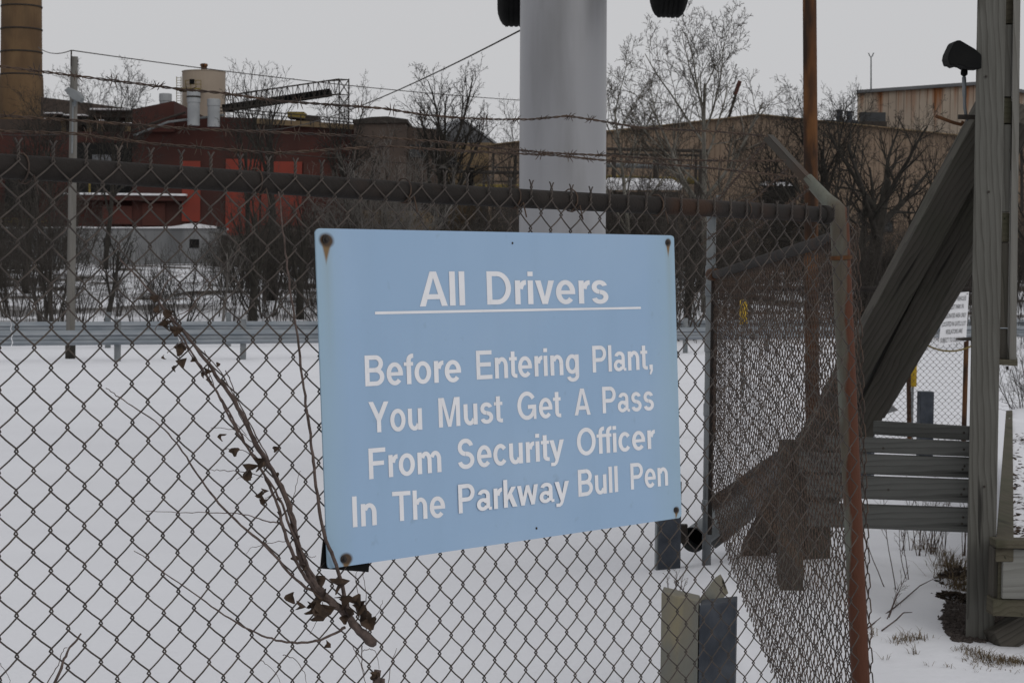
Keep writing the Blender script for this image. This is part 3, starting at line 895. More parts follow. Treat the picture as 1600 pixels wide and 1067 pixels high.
QS = tweak(kids=((11, 12), (6, 8), (5, 6), (4, 4), (2, 3)), st=(.30, .2, .15, .15, .1), ang=((.55, .95), (.45, .85), (.4, .9), (.4, .9), (.4, .9)), trunk=1.05, up=(.02, .09, .08, .06, .03, 0), wig=(.03, .09, .12, .15, .16, .16), len=((.45, .6), (.4, .6), (.4, .6), (.4, .6), (.45, .65)), taper=(.3, .35, .4, .5, .6, .7))
QW = tweak(kids=((10, 11), (7, 8), (5, 6), (4, 4), (2, 2)), st=(.25, .2, .15, .15, .1), ang=((.35, .95), (.4, .85), (.4, .9), (.4, .9), (.4, .9)), len=((.6, .85), (.45, .65), (.4, .6), (.4, .6), (.45, .65)))
QF = tweak(lv=4, kids=((10, 12), (6, 8), (4, 6), (3, 4)), st=(.3, .2, .15, .15))
tree('tall dark many-stemmed bare tree left of the grey pole', 690, 70, 80, .25, Q1, 5, lean=(-.03, 0))
tree('bare tree with few broken limbs in front of the conveyor gallery', 425, 66, 86, .21, tweak(kids=((6, 7), (4, 5), (3, 4), (2, 3), (1, 2)), st=(.5, .3, .2, .2, .2), ang=((.2, .55), (.3, .7), (.3, .8), (.3, .8), (.3, .8))), 8)
tree('slim bare tree right of the cream tank', 390, 74, 92, .14, tweak(kids=((6, 7), (5, 6), (3, 4), (2, 3), (2, 2)), st=(.5, .25, .2, .2, .2), ang=((.15, .45), (.3, .6), (.3, .8), (.3, .8), (.3, .8))), 21)
tree('bare tree under the end of the conveyor gallery', 552, 78, 112, .18, Q1, 13)
tree('fine-twigged bare tree behind the pole with the lamp', 165, 88, 84, .13, tweak(kids=((9, 10), (6, 8), (5, 6), (4, 4), (2, 3)), st=(.4, .2, .15, .15, .1), ang=((.3, .8), (.4, .8), (.4, .9), (.4, .9), (.4, .9))), 34)
tree('dark bare tree in front of the brick chimney', 40, 72, 132, .16, Q1, 41, lean=(.05, 0))
tree('small bare tree at the right foot of the chimney', 78, 100, 108, .08, QF, 55)
tree('large pale sycamore right of the grey pole', 1103, 66, -4, .17, QS, 61, 'syc', 'syctwig')
tree('second pale sycamore touching the right edge of the grey pole', 990, 74, 52, .13, QS, 67, 'syc', 'syctwig', lean=(-.06, 0))
tree('bare tree right of the rusty pipe in front of the stained hall', 1300, 80, 112, .17, QW, 71)
tree('wide dark bare tree in front of the tan warehouse by the timber brace', 1352, 62, 150, .24, tweak(kids=((9, 10), (6, 7), (4, 5), (3, 4), (2, 2)), st=(.16, .2, .15, .15, .1), ang=((.4, 1.0), (.4, .9), (.4, .9), (.4, .9), (.4, .9)), trunk=.6, len=((.7, 1.0), (.45, .65), (.4, .6), (.4, .6), (.45, .65))), 77)
tree('bare tree left of the rusty pipe over the warehouse roof', 1215, 84, 136, .12, QW, 83)
tree('slender bare tree before the rust stained hall', 1450, 78, 162, .10, QF, 88)
tree('bare tree at the far right edge past the timber sign', 1625, 70, 135, .14, QF, 90)
tree('small bare tree between the grey gable and the grey pole', 790, 96, 146, .08, QF, 95)
tree('leaning dark sapling behind the guard rails near the lamp pole', 165, 56, 330, .09, tweak(lv=4, kids=((6, 8), (4, 5), (3, 4), (2, 3)), st=(.3, .2, .2, .2)), 97, lean=(.18, 0))
for i, (x, d, yt, lb) in enumerate([(395, 58, 250, 'thick dark twin trunk rising behind the guard rail left of the blue sign'), (470, 60, 262, 'dark trunk close to the left edge of the blue sign'),
                                    (348, 57, 345, 'pale thin sapling with a fan of shoots behind the guard rail'), (1075, 60, 262, 'dark trunk just right of the blue sign')]):
    tree(lb, x, d, yt, .14 if i != 2 else .04, tweak(lv=4, kids=((6, 8), (5, 6), (4, 5), (3, 3)), st=(.3, .2, .2, .2)), 101 + i, bark='bark' if i != 2 else 'paleshrub', twig='twig' if i != 2 else 'paleshrub')

# shrubs: four grown kinds, copied along the thicket
def shrub_meshes(seed, bark, stems, spread_, lv=3):
    rng = random.Random(seed)
    C = MB()
    q = dict(TREE)
    q.update(lv=lv, tl=0, seg=(7, 5, 4, 3), wig=(.1, .2, .25, .25), up=(.05, .05, .03, .02), kids=((7, 9), (5, 6), (3, 4), (2, 2)), st=(.25, .15, .1, .1),
             ang=((.3, .8), (.35, .9), (.4, .9), (.4, .9)), len=((.35, .6), (.4, .6), (.4, .6), (.4, .6)), rad=((.45, .6), (.5, .7), (.6, .8), (.6, .8)), min=.0035)
    for i in range(stems):
        a = rng.uniform(0, 6.28)
        s = rng.uniform(.05, spread_)
        o = Vector((math.cos(a), math.sin(a), 0))
        branch(C, C, o * rng.uniform(0, .35) + Vector((0, 0, -.25)), (Vector((0, 0, 1)) + o * s).normalized(), rng.uniform(1.7, 3.0), rng.uniform(.012, .03), 0, rng, q)
    return C.mesh('shrub_twigs', bark)
SH = [shrub_meshes(201, 'twig', 11, .5), shrub_meshes(202, 'twig', 14, .8), shrub_meshes(203, 'bark', 10, .6), shrub_meshes(204, 'twig', 13, .35)]
def shrub(me, x, d, h, label='leafless grey-brown shrub in the thicket behind the guard rails', group='bare shrubs behind the guard rails'):
    p = base(x, d)
    o = bpy.data.objects.new('bare_shrub', me)
    COL.objects.link(o)
    o.location = p
    o.rotation_euler = (0, 0, R.uniform(0, 6.28))
    k = h / 3.0
    o.scale = (k * R.uniform(.85, 1.25), k * R.uniform(.85, 1.25), k)
    tag(o, label, 'shrub', group)
for i in range(64):
    x = -60 + 1210 * (i + R.random()) / 64
    open_ = 110 < x < 345                    # a gap where the bank and the shed show
    if open_ and i % 3:
        continue
    shrub(SH[i % 4], x, R.uniform(56, 64) if open_ else R.uniform(54, 88), R.uniform(1.6, 2.6) if open_ else R.uniform(2.4, 4.6) * (1.15 if x < 110 or x > 900 else 1))
for i in range(16):
    x = -460 + 400 * (i + R.random()) / 16
    shrub(SH[i % 4], x, R.uniform(54, 88), R.uniform(2.4, 4.6))
for i in range(30):
    x = 1080 + 580 * (i + R.random()) / 30
    shrub(SH[i % 4], x, R.uniform(58, 92), R.uniform(2.2, 4.4), 'leafless shrub in the brush below the tan warehouse', 'bare shrubs below the warehouse')
pale = shrub_meshes(209, 'paleshrub', 26, .75)
o = bpy.data.objects.new('fan_shrub', pale)
COL.objects.link(o)
o.location = base(598, 64)
o.scale = (1.6, 1.6, 1.75)
tag(o, 'pale grey fan-shaped leafless bush above the top left of the blue sign', 'shrub')
# uncountable brush: thin stems standing along the bank
T = MB()
for i in range(6200):
    x = R.uniform(-460, 1700)
    d = R.uniform(54, 98)
    p = base(x, d)
    h = R.uniform(.4, 1.9) * (1.3 if x > 1080 else 1)
    if 110 < x < 345 and R.random() < .6:
        continue
    dx, dy = R.uniform(-.45, .45), R.uniform(-.3, .3)
    r = R.uniform(.006, .016)
    T.tube([p + Vector((0, 0, -.1)), p + Vector((dx * .35 * h, dy * h * .3, h * .5)), p + Vector((dx * h, dy * h, h))], [r, r * .8, r * .4], 3, cap=False)
kind(T.build('brush_thicket', 'twig'), 'stuff')

# ------------------------------------------------------------------ snow lot: guard rails, lamp pole, cables
def wbeam(mb, path, zc, h=.31, dep=.08, side=None):
    """W-section rail swept along plan points"""
    prof = [(-.5, 0), (-.42, -.35), (-.3, -1), (-.2, -1), (-.08, -.15), (.08, -.15), (.2, -1), (.3, -1), (.42, -.35), (.5, 0)]
    n = len(prof)
    k = len(mb.v)
    path = [Vector(p) for p in path]
    for j, p in enumerate(path):
        d = (path[min(j + 1, len(path) - 1)] - path[max(j - 1, 0)])
        d.z = 0
        d.normalize()
        nn = Vector((d.y, -d.x, 0))
        for off in (0, .006):
            for a, b in prof:
                mb.v.append(Vector((p.x, p.y, p.z + zc + a * h)) - nn * (b * dep + off))
    m = 2 * n
    for j in range(len(path) - 1):
        a = k + j * m
        for i in range(n - 1):
            mb.f.append((a + i, a + i + 1, a + m + i + 1, a + m + i))
            mb.f.append((a + n + i + 1, a + n + i, a + m + n + i, a + m + n + i + 1))
        for i in (0, n - 1):
            mb.f.append((a + i, a + m + i, a + m + n + i, a + n + i) if i else (a + i, a + n + i, a + m + n + i, a + m + i))
    for j, rev in ((0, False), (len(path) - 1, True)):
        a = k + j * m
        for i in range(n - 1):
            q = (a + i, a + n + i, a + n + i + 1, a + i + 1)
            mb.f.append(tuple(reversed(q)) if rev else q)
    return mb
def far_rail(z0, z1, label, posts, lower):
    a, b = P(-150, 500, z0 - 1.5), P(1750, 500, z1 + 5)
    a = a + (a - b) * .25
    t = thing('guard_rail', label, 'guard rail', (a.lerp(b, .4).x, a.lerp(b, .4).y, -.25), 'guard rails across the snow')
    n = 12
    for i in range(n):
        p, q = a.lerp(b, i / n), a.lerp(b, (i + 1) / n - .0004)
        p.z = q.z = -.25 - lower
        s = Vector((0, .004 * (i % 2), 0))
        wbeam(MB(), [p + s, q + s], .50).build('rail_section', 'galvrail', t)
    for px in posts:
        v = (P(px, 500, 1).x) / 1.0
        tt = 0
        lo, hi = 0.0, 1.0
        for _ in range(40):                 # where this sight line meets the rail's line
            tt = (lo + hi) / 2
            p = a.lerp(b, tt)
            if p.x / p.y < v:
                lo = tt
            else:
                hi = tt
        p = a.lerp(b, tt)
        MB().box((p.x, p.y + .12, -.02 - lower), (.11, .16, 1.3)).build('post', 'galv', t)
far_rail(39.5, 50.5, 'nearer galvanised guard rail across the snowy lot', [-15, 182, 379, 560, 735, 900, 1072, 1200], 0)
far_rail(46.0, 59.5, 'farther galvanised guard rail across the snowy lot', [-20, 167, 356, 540, 720, 890, 1050, 1210], 0)

bp_ = P(110, 520, 41.2)
t = thing('lamp_pole', 'weathered grey pole with a floodlight behind the guard rail at left', 'pole', (bp_.x, 41.2, -.25))
top = P(116, 89, 41.2)
MB().tube([(bp_.x, 41.2, -.5), (bp_.x, 41.2, .15)], .11, 12).build('foot', 'bark', t)
MB().tube([(bp_.x, 41.2, .15), (top.x, 41.2, top.z)], [.095, .078], 12).build('shaft', 'polewood', t)
a = P(101, 139, 40.9)
b = P(127, 156, 41.0)
fl = MB().prism([P(100, 141, 40.8), P(107, 136, 40.8), P(121, 143, 40.8), P(128, 153, 40.8), P(124, 160, 40.8), P(112, 155, 40.8)], (0, .3, 0))
fl.build('floodlight', 'boxgrey', t, bevel=.02)
MB().tube([P(118, 156, 41.05), P(116, 166, 41.1)], .035, 8).build('bracket', 'galv', t)
MB().tube([P(111, 104, 41.05), P(111.5, 79, 41.05)], .018, 6).build('wire_pin', 'darkiron', t)
MB().tube([P(114, 160, 41.08), P(112.5, 240, 41.08)], .02, 6).build('conduit', 'galv', t)
for k, y in enumerate((96, 101)):
    MB().tube([P(118, y, 41.2), P(123, y, 41.2)], .014, 5).build('insulator', 'darkiron', t)
def cable(name, label, pts, r, sag):
    m = MB()
    out_ = []
    for (p, q) in zip(pts, pts[1:]):
        for i in range(24):
            u = i / 24
            v = p.lerp(q, u)
            v.z -= sag * 4 * u * (1 - u)
            out_.append(v)
    out_.append(pts[-1])
    tag(m.tube(out_, r, 5).build(name, 'darkiron', smooth=True), label, 'cable')
cable('overhead_cable', 'thin cable from the chimney over the lamp pole top to the grey pole', [P(60, 74.5, 58), P(111.5, 79, 41.05), P(830, 158, 60)], .012, .12)
cable('service_drop', 'cable sloping down to the left from the grey pole over the bare tree', [P(815, 47, 16.3), P(400, 203, 50)], .008, .25)
cable('telephone_cable', 'thin cable crossing low in front of the red factory', [P(-60, 205, 70), P(110, 209, 62), P(420, 238, 62), P(830, 262, 70)], .014, .1)

# ------------------------------------------------------------------ thick grey steel pole with black housings
pc = P(878.5, 400, 16)
t = thing('steel_pole', 'thick smooth grey steel pole standing behind the blue sign', 'pole', (pc.x, 16, gz(pc.x, 16)))
rp = 67.5 / (FPX / 16)
topx = P(880.5, 0, 16)
dirp = Vector((topx.x - pc.x, 0, topx.z - pc.z))
zb = gz(pc.x, 16) - .3
dx = dirp.x / dirp.z
MB().tube([(pc.x + dx * (z - pc.z), 16, z) for z in (zb, 1.5, 3.2, 7.0)], [rp * 1.005, rp * 1.002, rp, rp * .99], 48).build('shaft', 'greypole', t, smooth=True)
MB().lathe((pc.x + dx * (zb - pc.z), 16, gz(pc.x, 16) - .05), [(rp * 1.5, 0), (rp * 1.5, .09), (rp * 1.02, .11)], 40).build('base_flange', 'galv', t)
ztop = 5.35
MB().box((pc.x + .1, 16.2, ztop + .02), (1.0, 1.0, .06)).build('top_plate', 'darkiron', t)
t = thing('raised_vehicle', 'vehicle mounted on top of the grey steel pole, only its black tyres hanging into view', 'vehicle', (pc.x + .1, 16.2, ztop + .06))
MB().box((pc.x + .1, 17.4, ztop + .22), (1.05, 4.2, .2)).build('chassis', 'darkiron', t, bevel=.04)
MB().box((pc.x + .1, 17.5, ztop + .70), (1.6, 4.3, .75)).build('body', 'black', t, bevel=.12)
for x0, x1, yb, d in ((777, 836, 41, 16.75), (1016, 1074, 26.5, 15.7)):
    c = P((x0 + x1) / 2, yb, d)
    w = (x1 - x0) / 2 / (FPX / d)
    R_ = .36
    hub = c + Vector((0, 0, R_))
    pr_ = [(R_ * .55, -w * .8), (R_ * .60, -w), (R_ * .72, -w * .97), (R_ * .86, -w * .86), (R_ * .96, -w * .72), (R_, -w * .58), (R_, w * .58), (R_ * .96, w * .72), (R_ * .86, w * .86), (R_ * .72, w * .97), (R_ * .60, w), (R_ * .55, w * .8)]
    ty = MB().lathe(hub, pr_, 48, (1, 0, 0)).build('tyre', 'black', t, smooth=True)
    tr = MB()
    for k in range(5):                       # raised tread ribs
        o_ = -w * .5 + k * w * .25
        tr.lathe(hub, [(R_ - .004, o_ - w * .085), (R_ + .006, o_ - w * .075), (R_ + .006, o_ + w * .075), (R_ - .004, o_ + w * .085)], 48, (1, 0, 0))
    tr.build('tread', 'black', ty)
    MB().tube([hub, Vector((pc.x + .1, hub.y, hub.z + .1))], .05, 10).build('axle', 'darkiron', t)

# tall rusty pipe
pr = P(1267, 300, 13.6)
t = thing('rusty_pipe', 'tall upright pipe covered in orange rust behind the fence corner', 'pipe', (pr.x, 13.6, gz(pr.x, 13.6)))
tp = P(1265, 0, 13.6)
k = (tp.x - pr.x) / (tp.z - pr.z)
MB().tube([(pr.x + k * (z - pr.z), 13.6, z) for z in (gz(pr.x, 13.6) - .3, 1.6, 2.6, 5.2)], [.05, .05, .05, .046], 18).build('shaft', 'rustpipe', t, smooth=True)
MB().lathe((pr.x + k * (gz(pr.x, 13.6) - pr.z), 13.6, gz(pr.x, 13.6) - .02), [(.12, 0), (.12, .03), (.056, .05)], 18).build('collar', 'rustpipe', t)

# ------------------------------------------------------------------ guard rail curving away behind the corner, with its end posts
t = thing('guard_rail', 'curved guard rail running back from the stout steel post behind the fence corner', 'guard rail', (.8, 7.4, 0))
ctrl = [(1.17, 10.85, -.2), (1.36, 11.3, -.15), (1.68, 12.2, -.09), (2.15, 13.6, -.04), (2.65, 15.4, -.01), (3.15, 17.2, .01), (3.62, 18.6, .02), (3.90, 19.3, .02)]
def crom(c, n=6):
    o_ = []
    for i in range(len(c) - 1):
        a, b, c_, d_ = c[max(i - 1, 0)], c[i], c[i + 1], c[min(i + 2, len(c) - 1)]
        for j in range(n):
            u = j / n
            o_.append(tuple(.5 * (2 * b[k] + (c_[k] - a[k]) * u + (2 * a[k] - 5 * b[k] + 4 * c_[k] - d_[k]) * u * u + (3 * b[k] - a[k] - 3 * c_[k] + d_[k]) * u ** 3) for k in range(len(b))))
    return o_ + [tuple(c[-1])]
wbeam(MB(), [(x, y, z) for x, y, z in crom(ctrl)], .47, .31, -.085).build('rail_section', 'galvdark', t, smooth=False)
for (x, y) in ((2.05, 13.1), (3.12, 16.9)):
    MB().box((x, y, .2), (.15, .18, .8), Matrix.Rotation(-.35, 3, 'Z')).build('post', 'slate', t)
e = P(1447.5, 640, 18.9)
MB().box((e.x, 18.95, .12), (.135, .16, .86)).build('post', 'slate', t, bevel=.004)
# stout end post: pale weathered steel and blue grey block side by side
c0, c1, c2 = P(1033, 960, 7.25), P(1092, 960, 7.08), P(1150, 960, 7.2)
zt_ = P(1060, 938, 7.1).z
def upright(pa, pb, z1, depth, name, m, par, z0=-.35):
    v = Vector((pb.x - pa.x, pb.y - pa.y, 0))
    n_ = Vector((.02, depth, 0))
    MB().prism([Vector((pa.x, pa.y, z0)), Vector((pb.x, pb.y, z0)), Vector((pb.x, pb.y, z1)), Vector((pa.x, pa.y, z1 + .004))], n_).build(name, m, par, bevel=.004)
upright(c0, c1 - Vector((.002, 0, 0)), zt_, .15, 'stub_post', 'weathered', t)
upright(c1 + Vector((.002, 0, 0)), c2, P(1120, 946, 7.1).z, .13, 'offset_block', 'slate', t)
# bent end plates of the rail
def sheet(name, m, par, rows, th=.006):
    mb = MB()
    nr, nc = len(rows), len(rows[0])
    for o_ in (Vector((0, 0, 0)), Vector((0, th, 0))):
        mb.v += [Vector(p) + o_ for r in rows for p in r]
    N_ = nr * nc
    for j in range(nr - 1):
        for i in range(nc - 1):
            a = j * nc + i
            mb.f += [(a, a + nc, a + nc + 1, a + 1), (N_ + a, N_ + a + 1, N_ + a + nc + 1, N_ + a + nc)]
    for i in range(nc - 1):
        for a in (i, (nr - 1) * nc + i):
            mb.f.append((a, a + 1, N_ + a + 1, N_ + a))
    for j in range(nr - 1):
        for a in (j * nc, j * nc + nc - 1):
            mb.f.append((a, a + nc, N_ + a + nc, N_ + a))
    return mb.build(name, m, par, smooth=True)
sheet('end_plate', 'weathered', t, [[P(1126, 897, 7.6), P(1118, 902, 7.5), P(1106, 918, 7.35), P(1091, 938, 7.12)],
                                    [P(1131, 906, 7.62), P(1126, 914, 7.5), P(1118, 926, 7.4), P(1096, 945, 7.16)],
                                    [P(1138, 926, 7.6), P(1132, 932, 7.52), P(1124, 940, 7.4), P(1110, 950, 7.22)]])

# slate post and open pipe end seen through the mesh beside the sign
a = P(1043.5, 905, 10.1)
t = thing('pipe_barrier', 'blue grey steel post with an open black pipe end right of the blue sign', 'barrier', (a.x, 10.1, gz(a.x, 10.1)))
zt_ = P(1043, 752, 10.1).z
MB().box((a.x + .006, 10.1, (zt_ - .3) / 2), (.118, .012, zt_ + .3)).build('flange', 'slate', t)
MB().box((a.x - .056, 10.17, (zt_ - .3) / 2), (.012, .126, zt_ + .3)).build('web', 'galv', t)
MB().box((a.x + .006, 10.24, (zt_ - .3) / 2), (.118, .012, zt_ + .3)).build('flange', 'slate', t)
q = P(1083, 843, 10.4)
MB().tube([q + Vector((0, 0, 0)), q + Vector((.34, .8, .09))], .07, 24, cap=False).tube([q + Vector((.34, .8, .09)), q], .062, 24, cap=False).build('pipe', 'galv', t, smooth=True)
MB().lathe(q + Vector((.05, .12, .012)), [(.061, 0), (.061, .02)], 20, (.39, .91, .1)).build('pipe_bore_shade', 'void', t)  # black disc standing in for the shade inside the open pipe
MB().box(q + Vector((-.09, .03, .03)), (.12, .05, .10)).build('bracket', 'darkiron', t)

# ------------------------------------------------------------------ far chain-link fence with the white notice, yellow posts, chain
MESHW = .0710
HW = MESHW / 2
def strand_pts(par, rows, wob=None, front=.0025, e=.0026):
    """one woven wire: flattened spiral between two columns, ends twisted with its neighbour at the top"""
    pts = []
    for j in range(rows + 1):
        right = (j % 2) == par
        x = HW + e if right else -e
        sg = -1 if right else 1              # rising wire lies in front before a right-hand bend, behind before a left-hand one
        z = j * HW
        ix = -1 if right else 1
        if j:
            pts.append(Vector((x + ix * .0050, sg * front, z - .0058)))
        pts.append(Vector((x + ix * .0004, sg * front * .8, z - .0024)))
        pts.append(Vector((x + ix * .0004, -sg * front * .8, z + .0024)))
        if j < rows:
            pts.append(Vector((x + ix * .0050, -sg * front, z + .0058)))
            nx_ = (-e if right else HW + e)
            pts.append(Vector(((x + nx_) / 2 + ix * .0012, -sg * front, z + HW / 2)))
    # twisted end
    right = (rows % 2) == par
    cx = HW if right else 0
    ph = 0 if right else math.pi
    z = rows * HW + .004
    for i in range(7):
        a = ph + i * 1.25
        pts.append(Vector((cx + .0022 * math.cos(a), .0022 * math.sin(a), z + i * .0033)))
    dirx = -1 if right else 1
    pts.append(Vector((cx + dirx * .0050, .001 * dirx, z + 7 * .0033 + .003)))
    pts.append(Vector((cx + dirx * .0095, .002 * dirx, z + 7 * .0033 + .007)))
    return pts
def strand_mesh(par, rows, r, sides, m, name='wire'):
    return MB().tube(strand_pts(par, rows), r, sides, cap=False).mesh(name, m, smooth=True)

yf = 21.2
xl, xr = P(1118, 500, yf).x, P(1507, 500, yf).x
zf = gz(2.5, yf)
t = thing('chain_link_fence', 'distant chain-link fence carrying the white notice behind the timber brace', 'fence', ((xl + xr) / 2, yf, zf))
fm = [strand_mesh(p_, 41, .0022, 4, 'wire2') for p_ in (0, 1)]
nst = int((xr - xl) / HW)
for i in range(nst):
    inst('wire', fm[i % 2], t, (xl + i * HW, yf, zf + .02))
zr = P(1490, 454, yf).z
MB().tube([(xl - .1, yf + .03, zr), (xr + .35, yf + .03, zr + .01)], .03, 10).build('top_rail', 'rail', t)
MB().tube([(xr + .02, yf + .02, zf - .3), (xr + .03, yf + .02, P(1507, 532, yf).z)], .028, 10).build('stake', 'rustpipe', t)
MB().tube([P(1421, 700, yf + .15), P(1419, 520, yf + .15)], .026, 10).build('line_post', 'rustpipe', t)
MB().tube([(xl, yf + .05, zf - .3), (xl, yf + .05, zr)], .03, 10).build('line_post', 'rail', t)
sgp = [(1475.5, 459), (1514, 456), (1509.5, 533), (1466.5, 541)]
t = thing('white_notice', 'small white notice with black capitals on the distant fence', 'sign', P(1490, 540, yf - .05))
cs_ = [P(x, y, yf - .05) for x, y in sgp]
MB().prism([cs_[3], cs_[2], cs_[1], cs_[0]], (0, .012, 0)).build('board', 'letter', t)
def flat_text(body, quad_px, d, name, par, m='ink'):
    c = bpy.data.curves.new('text', 'FONT')
    c.body = body
    c.resolution_u = 2
    ob = bpy.data.objects.new('text', c)
    COL.objects.link(ob)
    dg = bpy.context.evaluated_depsgraph_get()
    me0 = ob.evaluated_get(dg).to_mesh()
    vs = [v.co.copy() for v in me0.vertices]
    fs = [tuple(p.vertices) for p in me0.polygons]
    ob.evaluated_get(dg).to_mesh_clear()
    bpy.data.objects.remove(ob)
    x0, x1 = min(v.x for v in vs), max(v.x for v in vs)
    y0, y1 = 0, max(v.y for v in vs)
    A, B_, C_, D_ = [P(x, y, d) for x, y in quad_px]     # bottom left, bottom right, top right, top left
    mb = MB()
    for v in vs:
        u, w = (v.x - x0) / (x1 - x0), (v.y - y0) / (y1 - y0)
        mb.v.append(A.lerp(B_, u).lerp(D_.lerp(C_, u), w))
    mb.f = fs
    return mb.build(name, m, par)
LN = [('FOREIGN VEHICLES', 1480, 1509.5, 463.5), ('MUST PARK IN', 1483.5, 1505.5, 476), ('DESIGNATED AREA ONLY', 1474.5, 1509.5, 489.5), ('LOCATED IN GATE 2 LOT', 1472, 1509, 502.5), ('VIOLATORS ARE', 1477.5, 1503.5, 514.5), ('SUBJECT TO DISCIPLINE', 1469, 1506.5, 527.5)]
for body, x0, x1, y in LN:
    flat_text(body, [(x0, y + 8), (x1, y + 5.5), (x1 + .6, y - 1.2), (x0 + .8, y + .6)], yf - .056, 'lettering', t)
for x, y in ((1477.5, 461.5), (1511.5, 459)):
    MB().lathe(P(x, y, yf - .056), [(.007, 0), (.005, .006)], 8, (0, -1, 0)).build('bolt', 'darkiron', t)
for nm, x, y0, y1, d, w in (('yellow safety bollard beside the far fence seen under the timber brace', 1426, 500, 604, 22.0, 12), ('yellow safety bollard seen through the mesh right of the galvanised post', 1161.5, 468, 507, 30, 12.5)):
    k = FPX / d
    c = P(x, y1, d)
    h = P(x, y0, d).z - c.z
    t = thing('safety_bollard', nm, 'bollard', (c.x, d, gz(c.x, d)), 'yellow bollards')
    r = w / 2 / k
    MB().lathe((c.x, d, c.z), [(r, -1.6 if False else 0), (r, h - r * .5), (r * .8, h - r * .15), (r * .3, h)], 20).build('sleeve', 'yellow', t, smooth=True)
    MB().lathe((c.x, d, gz(c.x, d) - .3), [(r * .35, 0), (r * .35, c.z - gz(c.x, d) + .32)], 14).build('core', 'galv', t)
def chain(label, pts, r=.006):
    m = MB()
    o_ = []
    for a_, b_ in zip(pts, pts[1:]):
        for i in range(16):
            u = i / 16
            v = a_.lerp(b_, u)
            v.z -= .10 * 4 * u * (1 - u)
            o_.append(v)
    m.tube(o_ + [pts[-1]], r * 1.6, 6)
    tag(m.build('barrier_chain', 'dimyellow', smooth=True), label, 'chain')
chain('dull yellow chain sagging below the white notice', [P(1434, 530, 20.9), P(1523, 538, 20.8)])

# galvanised gate post behind the corner
q = P(1108, 600, 10.25)
t = thing('gate_post', 'upright galvanised post with clamps right of the blue sign', 'post', (q.x, 10.25, gz(q.x, 10.25)))
zt_ = P(1108, 335, 10.25).z
MB().tube([(q.x, 10.25, gz(q.x, 10.25) - .3), (q.x, 10.25, zt_)], .0245, 16).build('tube', 'galv', t, smooth=True)
MB().lathe((q.x, 10.25, zt_), [(.027, -.02), (.027, .01), (.02, .03), (.004, .04)], 14).build('cap', 'galv', t)
for y in (425, 453, 540, 640, 790):
    z = P(1108, y, 10.25).z
    MB().lathe((q.x, 10.25, z), [(.0255, -.035), (.029, -.03), (.029, .03), (.0255, .035)], 16).build('clamp', 'galv', t)

# ------------------------------------------------------------------ front chain-link fence
S0, S1 = -2.45, 1.372                    # along the fence, from beyond the left edge to the corner
RAILZ = 1.824
node = F(26.4, 636.9)
sn_, zn_ = (node - P0).dot(TV), node.z
zrow = zn_ - HW * 60
while zrow < .03:
    zrow += HW
ROWS = round((RAILZ + .028 - zrow) / HW)
t = thing('chain_link_fence', 'rusted chain-link fence in front with a thick top rail and three barbed wires', 'fence', FS(0, 0))
FRONT = t
k0 = math.ceil((S0 - sn_) / HW)
k1 = int((S1 + .10 - sn_) / HW)
# which wires bend to the right on a row through the measured knot
jn = round((zn_ - zrow) / HW)
def warp(s, z):
    a = .0055 * noise.noise((s * 1.1, z * 1.3, 4)) + .0018 * noise.noise((s * 6, z * 6, 8))
    b = .014 * noise.noise((s * .8, z * .9, 14)) + .003 * noise.noise((s * 5, z * 5, 2))
    c = .0045 * noise.noise((s * 1.4, z * 1.1, 24)) + .0016 * noise.noise((s * 7, z * 6, 6))
    edge = min(1, max(0, (RAILZ - z) * 5))
    dip = -.022 * min(1, max(0, (s + .35) / .8))
    a += .05 * (RAILZ - z) * min(1, max(0, (s - .5) / .9))    # the end is pulled over to the leaning post
    return a, b * edge, c * edge + dip
for k in range(k0, k1):
    s = sn_ + k * HW
    par = (jn + k) % 2                      # column k carries knots on rows of this parity: bend left there
    par = 1 - par
    pts = []
    for p in strand_pts(par, ROWS):
        a, b, c = warp(s + p.x, zrow + p.z)
        pts.append(FS(s + p.x + a, zrow + p.z + c, -p.y + b))
    MB().tube(pts, .00162, 6, cap=False).build('wire', 'wire', t, smooth=True)
RO = -.024
MB().tube([FS(S0 - .2, RAILZ, RO), FS(-1.2, RAILZ + .002, RO), FS(-.2, RAILZ - .003, RO), FS(.6, RAILZ, RO), FS(S1 - .035, RAILZ + .001, RO)], .0215, 24).build('top_rail', 'rail', t, smooth=True)
pc_ = FS(S1 - .035, RAILZ + .001, RO)
MB().lathe(pc_ - TV * .03, [(.0225, 0), (.026, .004), (.026, .03), (.0235, .034)], 24, TV).build('rail_cup', 'rail', t, smooth=True)
for s in (-2.1, -1.62, -1.27, -.74, -.33, .02, .22, .55, .93, 1.2):
    m = MB()
    o_ = []
    for i in range(15):
        a = -1.2 + i * .5
        o_.append(FS(s + .004 * i / 4, RAILZ + .026 * math.sin(a), RO + .026 * math.cos(a)))
    o_.append(FS(s + .02, RAILZ - .045, .004))
    m.tube(o_, .0017, 5).build('tie_wire', 'wire2', t, smooth=True)
